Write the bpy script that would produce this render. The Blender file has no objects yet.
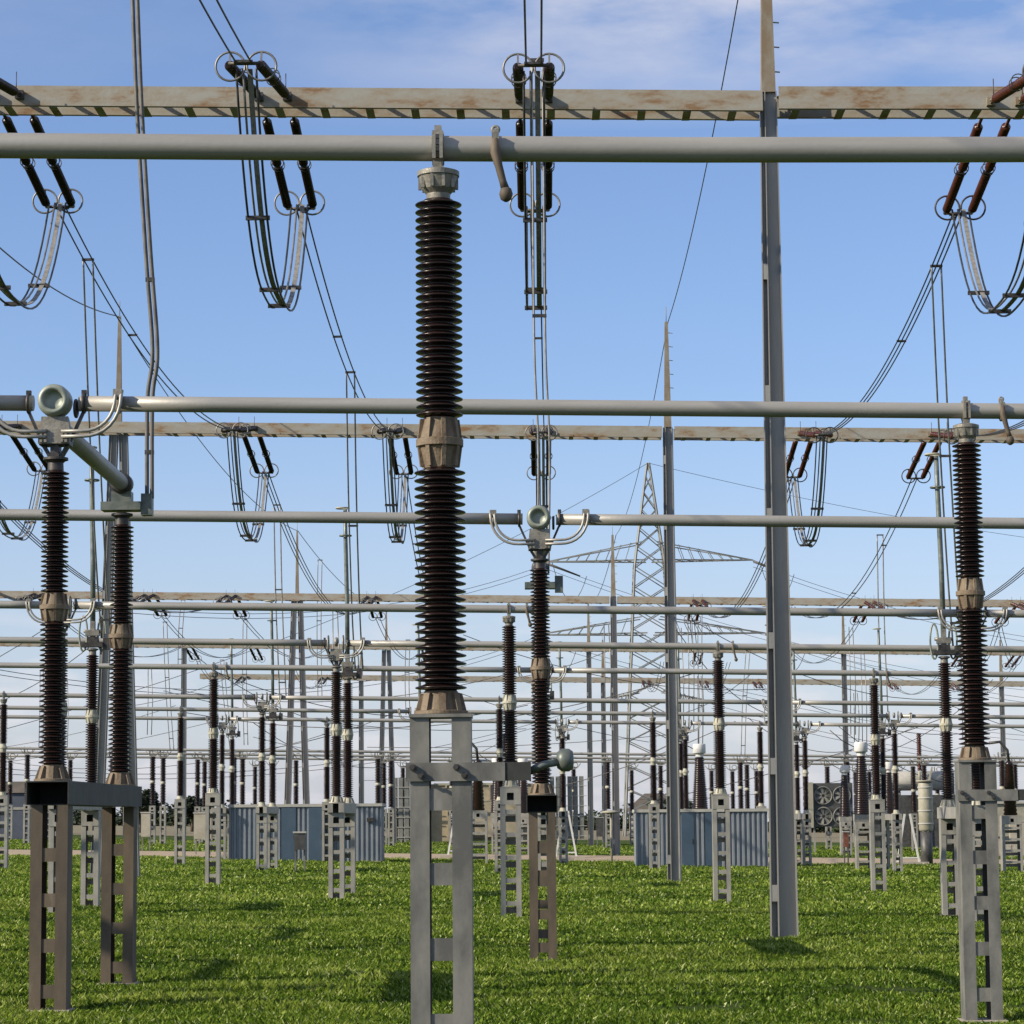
import bpy, math, random
from mathutils import Vector, Matrix
random.seed(7)
S = bpy.context.scene
COL = S.collection
PI = math.pi
R = math.radians

# ------------------------------------------------------------------ camera
F = 2700.0
PITCH = math.atan(307.0 / F); YAW = 0.0096; ROLL = -0.0083
SLOPE = 0.0181
EYE = Vector((0, 0, 2.0))
M3 = (Matrix.Rotation(YAW, 3, 'Z') @ Matrix.Rotation(PI / 2 + PITCH, 3, 'X') @ Matrix.Rotation(ROLL, 3, 'Z'))
def gz(x): return -SLOPE * x
def ray(px, py): return M3 @ Vector(((px - 512) / F, (512 - py) / F, -1.0))
def on_ground(px, py):
    d = ray(px, py); t = -(EYE.z + SLOPE * EYE.x) / (d.z + SLOPE * d.x)
    return EYE + d * t
def at_y(px, py, Y):
    d = ray(px, py); return EYE + d * (Y / d.y)
def X_at(px, Y, h=0.0):
    """world x of the thing seen at column px, standing at distance Y, at height h above the sloping ground"""
    x = 0.0
    py = 819
    for _ in range(4):
        z = gz(x) + h
        # find py of that point
        v = M3.transposed() @ (Vector((x, Y, z)) - EYE)
        py = 512 - F * v.y / (-v.z)
        x = at_y(px, py, Y).x
    return x
def proj(p):
    v = M3.transposed() @ (Vector(p) - EYE)
    return (512 + F * v.x / -v.z, 512 - F * v.y / -v.z)

cam_d = bpy.data.cameras.new('camera'); cam = bpy.data.objects.new('camera', cam_d); COL.objects.link(cam)
cam_d.sensor_width = 36; cam_d.lens = 36 * F / 1024; cam_d.clip_end = 6000; cam_d.clip_start = 0.1
cam.matrix_world = Matrix.Translation(EYE) @ M3.to_4x4()
S.camera = cam

# ------------------------------------------------------------------ materials
MAT = {}
ALB = .74
def mat(name, c1, c2=None, rough=.5, metal=0., scale=3., contrast=(.4, .6), stretch=(1, 1, 1), bump=0., bscale=40, c3=None, spec=.5, fine=.0):
    m = bpy.data.materials.new(name); m.use_nodes = True
    nt = m.node_tree; n = nt.nodes; l = nt.links
    b = n['Principled BSDF']
    b.inputs['Roughness'].default_value = rough; b.inputs['Metallic'].default_value = metal
    b.inputs['Specular IOR Level'].default_value = spec
    K_ = ALB if name not in ('porcelain', 'porcelain_red_lit', 'leaf_far') else .8
    c1 = tuple(v * K_ for v in c1); c2 = tuple(v * K_ for v in c2) if c2 else None; c3 = tuple(v * K_ for v in c3) if c3 else None
    c1 = (*c1, 1)
    if c2 is None:
        b.inputs['Base Color'].default_value = c1
    else:
        c2 = (*c2, 1)
        tc = n.new('ShaderNodeTexCoord'); mp = n.new('ShaderNodeMapping'); mp.inputs['Scale'].default_value = stretch
        oi = n.new('ShaderNodeObjectInfo'); ad = n.new('ShaderNodeVectorMath'); ad.operation = 'ADD'
        sc = n.new('ShaderNodeVectorMath'); sc.operation = 'SCALE'; sc.inputs[3].default_value = 37.0
        cb = n.new('ShaderNodeCombineXYZ')
        for k in range(3): l.new(oi.outputs['Random'], cb.inputs[k])
        l.new(cb.outputs[0], sc.inputs[0])
        l.new(tc.outputs['Object'], mp.inputs[0]); l.new(mp.outputs[0], ad.inputs[0]); l.new(sc.outputs[0], ad.inputs[1])
        ns = n.new('ShaderNodeTexNoise'); ns.inputs['Scale'].default_value = scale; ns.inputs['Detail'].default_value = 6; ns.inputs['Roughness'].default_value = .65
        l.new(ad.outputs[0], ns.inputs['Vector'])
        rp = n.new('ShaderNodeValToRGB'); rp.color_ramp.elements[0].position = contrast[0]; rp.color_ramp.elements[1].position = contrast[1]
        rp.color_ramp.elements[0].color = c1; rp.color_ramp.elements[1].color = c2
        if c3 is not None:
            e = rp.color_ramp.elements.new(contrast[1] + .12); e.color = (*c3, 1)
        l.new(ns.outputs['Fac'], rp.inputs[0]); l.new(rp.outputs[0], b.inputs['Base Color'])
    if bump:
        tc2 = n.new('ShaderNodeTexCoord'); n2 = n.new('ShaderNodeTexNoise'); n2.inputs['Scale'].default_value = bscale; n2.inputs['Detail'].default_value = 4
        l.new(tc2.outputs['Object'], n2.inputs['Vector'])
        bp = n.new('ShaderNodeBump'); bp.inputs['Strength'].default_value = bump; bp.inputs['Distance'].default_value = .02
        l.new(n2.outputs['Fac'], bp.inputs['Height']); l.new(bp.outputs[0], b.inputs['Normal'])
    MAT[name] = m
    return m

mat('galvanised', (.13, .13, .12), (.29, .285, .25), .6, .2, 3.2, (.36, .62), (1, 1, .5), .03, 30, c3=(.33, .31, .255))
mat('galvanised_light', (.30, .295, .265), (.46, .44, .38), .6, .25, 4, (.35, .65), (1, 1, .4), .03, 30)
mat('weathered_brown_steel', (.075, .060, .042), (.15, .115, .075), .7, .0, 3, (.35, .65), (1, 1, .35), .03, 30, c3=(.24, .215, .17))
mat('dark_shaded_steel', (.035, .038, .035), (.06, .062, .055), .65, .15, 3)  # frame steel with the shade of turned-away faces and hollows in its colour
mat('tube_aluminium', (.37, .36, .325), (.455, .44, .40), .48, .3, 1.3, (.35, .65), (.6, 5, 5), .06, 25, c3=(.40, .36, .29))
mat('cast_aluminium', (.20, .19, .16), (.36, .34, .285), .5, .3, 8, (.35, .65), (1, 1, 1), .2, 40)
mat('cast_rusty', (.165, .115, .07), (.27, .215, .145), .7, .1, 6, (.35, .65), (1, 1, 1), .3, 40, c3=(.36, .325, .25))
mat('cast_cream', (.40, .38, .28), (.56, .54, .43), .6, .0, 8)
mat('porcelain', (.010, .0045, .0035), (.024, .010, .007), .27, 0, 2, (.3, .7))
mat('porcelain_red_lit', (.060, .019, .012), (.095, .03, .018), .25, 0, 2, (.3, .7))  # sunlit look of the right-hand strings put into the colour; also a red bushing
mat('cable_dark', (.055, .055, .055), (.10, .10, .095), .5, .5, 4)
mat('cable_light', (.22, .215, .20), (.34, .33, .30), .45, .5, 4)
mat('steel_dark', (.05, .048, .045), (.11, .10, .09), .5, .5, 10)
mat('gantry_beam', (.40, .39, .34), (.37, .325, .25), .75, .05, 2.4, (.40, .54), (.55, 1, 1.6), .15, 14, c3=(.27, .155, .07))
mat('gantry_column', (.29, .29, .275), (.42, .41, .38), .55, .35, 2.2, (.35, .65), (1, 1, .12), .1, 20)
mat('gantry_spike', (.33, .31, .25), (.25, .19, .12), .7, .1, 2.5, (.4, .6), (1, 1, .5))
mat('verdigris', (.13, .155, .14), (.22, .245, .21), .45, .3, 5)
mat('cabinet_dark', (.06, .10, .15), (.075, .12, .17), .45, .1, 1.2)
mat('cabinet_blue', (.25, .285, .32), (.30, .33, .36), .45, .1, 1.2)
mat('roof_grey', (.42, .42, .38), (.5, .49, .44), .7, 0, 2)
mat('tank_tan', (.36, .31, .21), (.45, .39, .27), .6, 0, 1.2)
mat('radiator_grey', (.20, .205, .19), (.26, .265, .24), .6, .1, 2)
mat('cream_paint', (.35, .335, .25), (.44, .42, .33), .55, 0, 2)
mat('fan_grey', (.07, .07, .07), (.12, .12, .115), .5, .3, 4)
mat('white_paint', (.74, .74, .70), (.8, .8, .77), .5, 0, 3)
mat('slate_blue', (.06, .075, .11), (.085, .10, .14), .6, 0, 1)
mat('red_paint', (.16, .05, .03), (.22, .08, .05), .6, 0, 3)
mat('concrete', (.42, .38, .31), (.52, .47, .39), .9, 0, 3, bump=.3)
mat('roof_tile', (.10, .09, .07), (.14, .12, .10), .9, 0, .8)
mat('house_wall', (.45, .42, .36), (.50, .47, .40), .9, 0, .8)
mat('bark', (.09, .07, .05), (.14, .11, .08), .9, 0, 3)
mat('leaf_far', (.022, .036, .018), (.045, .065, .028), .8, 0, .35)
mat('hill_green', (.05, .085, .03), (.085, .12, .045), .95, 0, .02)
mat('field_tan', (.26, .19, .11), (.20, .19, .085), .95, 0, .05, (.4, .6), (.25, 3, 1), c3=(.10, .15, .045))
mat('gravel', (.38, .28, .17), (.50, .40, .27), .95, 0, .8, (.35, .65), (1, 1, 1), .4, 6)
mat('pylon_steel', (.20, .215, .21), (.28, .29, .27), .6, .3, .5)

mat('cable_mid', (.11, .105, .095), (.18, .17, .15), .6, .2, 4)
mat('strap_braid', (.20, .195, .18), (.32, .31, .28), .7, .0, 12)
# grass ground and blades
def grass_mats():
    m = bpy.data.materials.new('grass_ground'); m.use_nodes = True; nt = m.node_tree; n = nt.nodes; l = nt.links; b = n['Principled BSDF']
    b.inputs['Roughness'].default_value = .95; b.inputs['Specular IOR Level'].default_value = .1
    tc = n.new('ShaderNodeTexCoord')
    a = n.new('ShaderNodeTexNoise'); a.inputs['Scale'].default_value = .12; a.inputs['Detail'].default_value = 4; l.new(tc.outputs['Object'], a.inputs['Vector'])
    c = n.new('ShaderNodeTexNoise'); c.inputs['Scale'].default_value = 3.2; c.inputs['Detail'].default_value = 8; c.inputs['Roughness'].default_value = .75; l.new(tc.outputs['Object'], c.inputs['Vector'])
    mx = n.new('ShaderNodeMath'); mx.operation = 'ADD'; l.new(a.outputs['Fac'], mx.inputs[0]); l.new(c.outputs['Fac'], mx.inputs[1])
    rp = n.new('ShaderNodeValToRGB'); e = rp.color_ramp.elements; e[0].position = .40; e[0].color = (.030, .050, .008, 1); e[1].position = .62; e[1].color = (.09, .13, .02, 1)
    hf = n.new('ShaderNodeMath'); hf.operation = 'MULTIPLY'; hf.inputs[1].default_value = .5; l.new(mx.outputs[0], hf.inputs[0]); l.new(hf.outputs[0], rp.inputs[0]); l.new(rp.outputs[0], b.inputs['Base Color'])
    bp = n.new('ShaderNodeBump'); bp.inputs['Distance'].default_value = .2; bp.inputs['Strength'].default_value = .8; l.new(c.outputs['Fac'], bp.inputs['Height']); l.new(bp.outputs[0], b.inputs['Normal'])
    MAT['grass_ground'] = m
    m = bpy.data.materials.new('grass_blade'); m.use_nodes = True; nt = m.node_tree; n = nt.nodes; l = nt.links; b = n['Principled BSDF']
    b.inputs['Roughness'].default_value = .6; b.inputs['Specular IOR Level'].default_value = .12
    at = n.new('ShaderNodeAttribute'); at.attribute_name = 'tint'
    rp = n.new('ShaderNodeValToRGB'); e = rp.color_ramp.elements
    e[0].position = 0; e[0].color = (.030, .065, .006, 1); e[1].position = 1; e[1].color = (.50, .56, .24, 1)  # palest end is painted leaf sparkle, darkest end shade in the hollows
    k = e.new(.45); k.color = (.096, .175, .014, 1); k = e.new(.9); k.color = (.30, .38, .06, 1)
    l.new(at.outputs['Fac'], rp.inputs[0]); l.new(rp.outputs[0], b.inputs['Base Color'])
    tr = n.new('ShaderNodeBsdfTranslucent'); l.new(rp.outputs[0], tr.inputs[0]); ms = n.new('ShaderNodeMixShader'); ms.inputs[0].default_value = .35
    l.new(b.outputs[0], ms.inputs[1]); l.new(tr.outputs[0], ms.inputs[2]); l.new(ms.outputs[0], n['Material Output'].inputs[0])
    MAT['grass_blade'] = m
grass_mats()

# ------------------------------------------------------------------ mesh helpers
class MB:
    def __init__(s): s.v = []; s.f = []; s.sm = []
    def quadprism(s, lo, hi, smooth=False):
        """lo, hi: lists of n points"""
        n = len(lo); b = len(s.v); s.v += [tuple(p) for p in lo] + [tuple(p) for p in hi]
        s.f.append(tuple(b + i for i in reversed(range(n)))); s.f.append(tuple(b + n + i for i in range(n)))
        for i in range(n):
            j = (i + 1) % n; s.f.append((b + i, b + j, b + n + j, b + n + i))
        s.sm += [False] * 2 + [smooth] * n
        return s
    def box(s, x0, x1, y0, y1, z0, z1):
        return s.quadprism([(x0, y0, z0), (x1, y0, z0), (x1, y1, z0), (x0, y1, z0)], [(x0, y0, z1), (x1, y0, z1), (x1, y1, z1), (x0, y1, z1)])
    def cbox(s, c, d): return s.box(c[0] - d[0] / 2, c[0] + d[0] / 2, c[1] - d[1] / 2, c[1] + d[1] / 2, c[2] - d[2] / 2, c[2] + d[2] / 2)
    def taper(s, r0, z0, r1, z1):
        (a, b, c, d), (e, f, g, h) = r0, r1
        return s.quadprism([(a, c, z0), (b, c, z0), (b, d, z0), (a, d, z0)], [(e, g, z1), (f, g, z1), (f, h, z1), (e, h, z1)])
    def bar(s, p, q, w, h=None):
        h = h or w; p = Vector(p); q = Vector(q); d = (q - p).normalized()
        u = d.cross(Vector((0, 0, 1)));
        if u.length < 1e-3: u = Vector((1, 0, 0))
        u.normalize(); v = u.cross(d)
        def ring(c): return [c + u * w / 2 + v * h / 2, c - u * w / 2 + v * h / 2, c - u * w / 2 - v * h / 2, c + u * w / 2 - v * h / 2]
        return s.quadprism(ring(p), ring(q))
    def tube(s, pts, r, n=8, closed=False, caps=True):
        pts = [Vector(p) for p in pts]; m = len(pts); b0 = len(s.v); u = None
        for i, p in enumerate(pts):
            if closed: d = pts[(i + 1) % m] - pts[i - 1]
            else: d = pts[min(i + 1, m - 1)] - pts[max(i - 1, 0)]
            d.normalize()
            if u is None:
                u = d.cross(Vector((0, 0, 1)))
                if u.length < 1e-3: u = Vector((1, 0, 0))
                u.normalize()
            else:
                u = (u - d * u.dot(d)).normalized()
            v = d.cross(u); rr = r[i] if isinstance(r, (list, tuple)) else r
            for k in range(n):
                a = 2 * PI * k / n; s.v.append(tuple(p + (u * math.cos(a) + v * math.sin(a)) * rr))
        for i in range(m if closed else m - 1):
            a = b0 + i * n; c = b0 + ((i + 1) % m) * n
            for k in range(n):
                k2 = (k + 1) % n; s.f.append((a + k, a + k2, c + k2, c + k)); s.sm.append(n > 4)
        if caps and not closed:
            s.f.append(tuple(b0 + k for k in reversed(range(n)))); s.f.append(tuple(b0 + (m - 1) * n + k for k in range(n))); s.sm += [False] * 2
        return s
    def lathe(s, prof, n=24, c=(0, 0, 0), axis='z', smooth=True):
        b0 = len(s.v); c = Vector(c)
        for (r, z) in prof:
            for k in range(n):
                a = 2 * PI * k / n
                if axis == 'z': p = (r * math.cos(a), r * math.sin(a), z)
                elif axis == 'y': p = (r * math.cos(a), z, -r * math.sin(a))
                else: p = (z, r * math.cos(a), r * math.sin(a))
                s.v.append(tuple(c + Vector(p)))
        for i in range(len(prof) - 1):
            a = b0 + i * n; d = a + n
            for k in range(n):
                k2 = (k + 1) % n; s.f.append((a + k, a + k2, d + k2, d + k)); s.sm.append(smooth)
        s.f.append(tuple(b0 + k for k in reversed(range(n)))); s.f.append(tuple(b0 + (len(prof) - 1) * n + k for k in range(n))); s.sm += [False] * 2
        return s
    def torus(s, c, Rr, r, axis='y', n=28, m=8, sx=1, sz=1):
        pts = []
        for k in range(n):
            a = 2 * PI * k / n; u, w = Rr * math.cos(a) * sx, Rr * math.sin(a) * sz
            pts.append(Vector(c) + Vector({'y': (u, 0, w), 'z': (u, w, 0), 'x': (0, u, w)}[axis]))
        return s.tube(pts, r, m, closed=True)
    def mesh(s, name, m):
        me = bpy.data.meshes.new(name); me.from_pydata(s.v, [], s.f); me.polygons.foreach_set('use_smooth', s.sm)
        me.materials.append(MAT[m]); me.update(); return me
    def build(s, name, m, parent=None, loc=None):
        o = bpy.data.objects.new(name, s.mesh(name, m)); COL.objects.link(o)
        if parent is not None: o.parent = parent
        if loc is not None: o.location = loc
        return o

def tag(o, label=None, cat=None, group=None, kind=None):
    if label: o['label'] = label
    if cat: o['category'] = cat
    if group: o['group'] = group
    if kind: o['kind'] = kind
    return o
def empty(name, label, cat, loc=(0, 0, 0), group=None, rz=0):
    o = bpy.data.objects.new(name, None); o.empty_display_size = .3; COL.objects.link(o); o.location = loc; o.rotation_euler = (0, 0, rz)
    return tag(o, label, cat, group)
def kids(o): return [c for c in bpy.data.objects if c.parent is o]
def copy_tree(o, label=None, loc=None, rz=None, group=None, parent=None, scale=None):
    c = o.copy(); COL.objects.link(c)
    if parent is not None: c.parent = parent
    if loc is not None: c.location = loc
    if rz is not None: c.rotation_euler = (0, 0, rz)
    if scale is not None: c.scale = scale
    if label: c['label'] = label
    if group: c['group'] = group
    for ch in kids(o): copy_tree(ch, parent=c)
    return c
class Kind:
    """a kind of thing: the first placement moves the original, the next ones copy it"""
    def __init__(s, fn): s.fn = fn; s.src = None
    def place(s, loc, label, group=None, rz=0, scale=None):
        if s.src is None:
            s.src = s.fn(); o = s.src; o.location = loc; o.rotation_euler = (0, 0, rz); o['label'] = label
            if group: o['group'] = group
            if scale: o.scale = scale
            return o
        return copy_tree(s.src, label, loc, rz, group, scale=scale or (1, 1, 1))

# ------------------------------------------------------------------ insulator pieces
def shed_profile(z0, z1, rc, ro, pitch=.05, lod=0):
    n = max(2, int(round((z1 - z0) / pitch))); p = (z1 - z0) / n; prof = []
    for i in range(n):
        z = z0 + i * p; r = ro
        if lod == 0:
            prof += [(rc, z), (rc + .004, z + .16 * p), (r - .012, z + .26 * p), (r - .002, z + .33 * p), (r, z + .42 * p), (r - .004, z + .5 * p), (rc + .018, z + .76 * p), (rc + .003, z + .88 * p)]
        else:
            prof += [(rc, z), (r, z + .3 * p), (r - .004, z + .48 * p), (rc, z + .85 * p)]
    prof.append((rc, z1))
    return prof
SEG = {0: 40, 1: 18, 2: 12}

def fitting(mb, zc, rc, lod, hh=.16):
    """ribbed double cone fitting between two porcelain sections"""
    n = SEG[lod]; R1, R0 = .150, .098
    mb.lathe([(R0, zc - hh), (R0 + .004, zc - hh + .02), (R0 + .03, zc - .03), (R1, zc - .022), (R1, zc + .022), (R0 + .03, zc + .03), (R0 + .004, zc + hh - .02), (R0, zc + hh)], n, smooth=False)
    if lod < 2:
        for k in range(8):
            a = 2 * PI * (k + .3) / 8; c, s_ = math.cos(a), math.sin(a); t = (-s_ * .014, c * .014)
            for sg in (-1, 1):
                p = [(R0 * c, R0 * s_, zc + sg * hh * .95), (R0 * c, R0 * s_, zc + sg * .02), ((R1 - .006) * c, (R1 - .006) * s_, zc + sg * .02), ((R0 + .028) * c, (R0 + .028) * s_, zc + sg * hh * .95)]
                lo = [(x - t[0], y - t[1], z) for x, y, z in p]; hi = [(x + t[0], y + t[1], z) for x, y, z in p]
                mb.quadprism(lo, hi)
def base_fitting(mb, z0, z1, lod, r0=.17, r1=.112):
    n = SEG[lod]
    mb.lathe([(r0, z0), (r0, z0 + .02), (r1 + .02, z0 + .028), (r1, z1 - .02), (r1 - .008, z1)], n, smooth=False)
    if lod < 2:
        for k in range(8):
            a = 2 * PI * (k + .12) / 8; c, s_ = math.cos(a), math.sin(a); w = .022; t = (-s_ * w, c * w)
            p = [(r1 * c, r1 * s_, z0 + .02), ((r0 - .01) * c, (r0 - .01) * s_, z0 + .02), ((r1 + .02) * c, (r1 + .02) * s_, z1 - .015), ((r1 - .02) * c, (r1 - .02) * s_, z1 - .015)]
            mb.quadprism([(x - t[0], y - t[1], z) for x, y, z in p], [(x + t[0], y + t[1], z) for x, y, z in p])

def stand(parent, top, m, lod, w=.38, d=.30, fl=.14, first=.45, step=.46, plate=True):
    """two channel legs with flat battens"""
    if lod < 2: MB().box(-w / 2 - .04, w / 2 + .04, -d / 2 - .05, d / 2 + .05, -.4, .02).build('footing', 'concrete', parent)
    for sx in (-1, 1):
        mb = MB(); xo = sx * w / 2; xi = sx * (w / 2 - fl); a, b = sorted((xo, xi)); wa, wb = sorted((xo, xo - sx * .010))
        mb.box(wa, wb, -d / 2, d / 2, -.3, top)
        a2, b2 = sorted((xo - sx * .010, xi))
        mb.box(a2, b2, -d / 2, -d / 2 + .010, -.3, top); mb.box(a2, b2, d / 2 - .010, d / 2, -.3, top)
        mb.build('support_leg', m, parent)
    g = w / 2 - fl; z = top - first; mb = MB()
    while z > .12:
        for yy in (-d / 2 + .012, d / 2 - .022):
            if lod == 0 and yy > 0: continue
            h = (.125 if lod == 0 else .085) if yy < 0 else .11
            zz = z if yy < 0 else z - .13
            t_ = MB() if lod < 2 else mb
            t_.box(-g - .03, g + .03, yy, yy + .010, zz - h, zz + h * .1)
            if lod < 2: t_.build('batten', m, parent)
        z -= step
    if lod == 2:
        mb.box(-g - .03, -g - .01, -d / 2 + .03, -d / 2 + .04, .1, top - .3); mb.box(g + .01, g + .03, -d / 2 + .03, -d / 2 + .04, .1, top - .3); mb.build('bracing', m, parent)
    if lod > 0:
        q = MB(); y0 = -d / 2 - .014; y1 = -d / 2 - .003; hh = .34; a_ = .07
        q.box(-w / 2, -a_, y0, y1, top - hh, top - .002); q.box(a_, w / 2, y0, y1, top - hh, top - .002); q.box(-a_, a_, y0, y1, top - .10, top - .002); q.box(-a_, a_, y0, y1, top - hh, top - .25); q.build('head_plate', m, parent)
        q = MB(); q.box(-w / 2 + .012, w / 2 - .012, .02, .03, top - hh, top - .01); q.build('hole_shade_sheet', 'dark_shaded_steel', parent)  # dark sheet added behind the hole to stand in for its shade
    if plate:
        MB().box(-w / 2 - .005, w / 2 + .005, -d / 2 - .02, d / 2 + .02, top + .001, top + .022).build('mounting_plate', m, parent)

GAPA = 4.5; BUSZ = 6.27; BUSR = .082
def post_fn(lod, leg, fit, bracket=False, cap='cast_aluminium', lens=2.62):
    def fn():
        e = empty('post_insulator', '', 'insulator post')
        top = lens; stand(e, top, leg, lod, w=.38 if lod == 0 else .42, fl=.12 if lod == 0 else .105)
        rs = .148
        n = SEG[lod]
        MBb = MB(); base_fitting(MBb, top + .024, top + .17, lod); MBb.build('base_fitting', fit if fit != 'cast_aluminium' else 'cast_cream', e)
        MB().lathe(shed_profile(top + .17, 4.20, .098, .163 if lod == 0 else .158, lod=min(lod, 1)), n).build('insulator_section', 'porcelain', e)
        f = MB(); fitting(f, 4.36, .1, lod); f.build('middle_fitting', fit, e)
        MB().lathe(shed_profile(4.52, 5.93, .095, .150, lod=min(lod, 1)), n).build('insulator_section', 'porcelain', e)
        c = MB(); c.lathe([(.075, 5.93), (.078, 5.97), (.105, 6.0), (.125, 6.08), (.135, 6.085), (.135, 6.115), (.09, 6.13)], n, smooth=False)
        if lod < 2:
            for k in range(10):
                a = 2 * PI * k / 10; c.cbox((.118 * math.cos(a), .118 * math.sin(a), 6.045), (.02, .02, .09))
        c.build('top_cap', cap, e)
        k = MB(); k.box(-.032, .032, -.06, .06, 6.12, BUSZ - BUSR + .01)
        pts = [(0, (BUSR + .012) * math.cos(t), BUSZ + (BUSR + .012) * math.sin(t)) for t in [i * 2 * PI / 16 for i in range(16)]]
        ring_o = [(.0, y, z) for _, y, z in pts]
        for i in range(16):
            p, q = ring_o[i], ring_o[(i + 1) % 16]; k.bar(p, q, .075, .03)
        k.box(-.022, .022, -.03, .03, BUSZ + BUSR, BUSZ + BUSR + .065); k.box(-.034, -.012, -.125, -.085, BUSZ - .09, BUSZ + .09); k.box(.012, .034, -.125, -.085, BUSZ - .09, BUSZ + .09)
        k.build('bus_clamp', cap, e)
        if bracket:
            z0 = 2.225
            b = MB(); b.box(-.215, .40, -.172, -.162, z0, z0 + .115); b.box(-.215, .40, -.162, -.10, z0 + .107, z0 + .115); b.box(-.215, .40, -.162, -.10, z0, z0 + .008)
            br = b.build('cross_channel', leg, e)
            for bx in (-.15, .12):
                for (dx, dz) in ((-.02, .085), (.03, .035)):
                    bb = MB(); bb.lathe([(.022, -.03), (.022, 0)], 6, axis='y', c=(bx + dx, -.172, z0 + dz), smooth=False); bb.lathe([(.012, -.05), (.012, -.03)], 8, axis='y', c=(bx + dx, -.172, z0 + dz))
                    bb.build('bolt', 'steel_dark', br)
            g = MB(); g.box(.40, .55, -.165, -.155, z0, z0 + .115); g.box(.55, .56, -.165, .25, z0, z0 + .115); g.build('shaded_channel_end', 'dark_shaded_steel', e)  # channel end bending away from the sun, its shade painted as dark steel
            s_ = MB(); s_.tube([(.55, .05, z0 + .06), (.64, .06, z0 + .10), (.74, .10, z0 + .12)], .024, 12); s_.lathe([(.02, -.055), (.05, -.05), (.072, -.02), (.072, .025), (.055, .05), (.02, .055)], 20, axis='x', c=(.775, .13, z0 + .13)); s_.build('drive_coupling', 'verdigris', e)
        return e
    return fn

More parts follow.
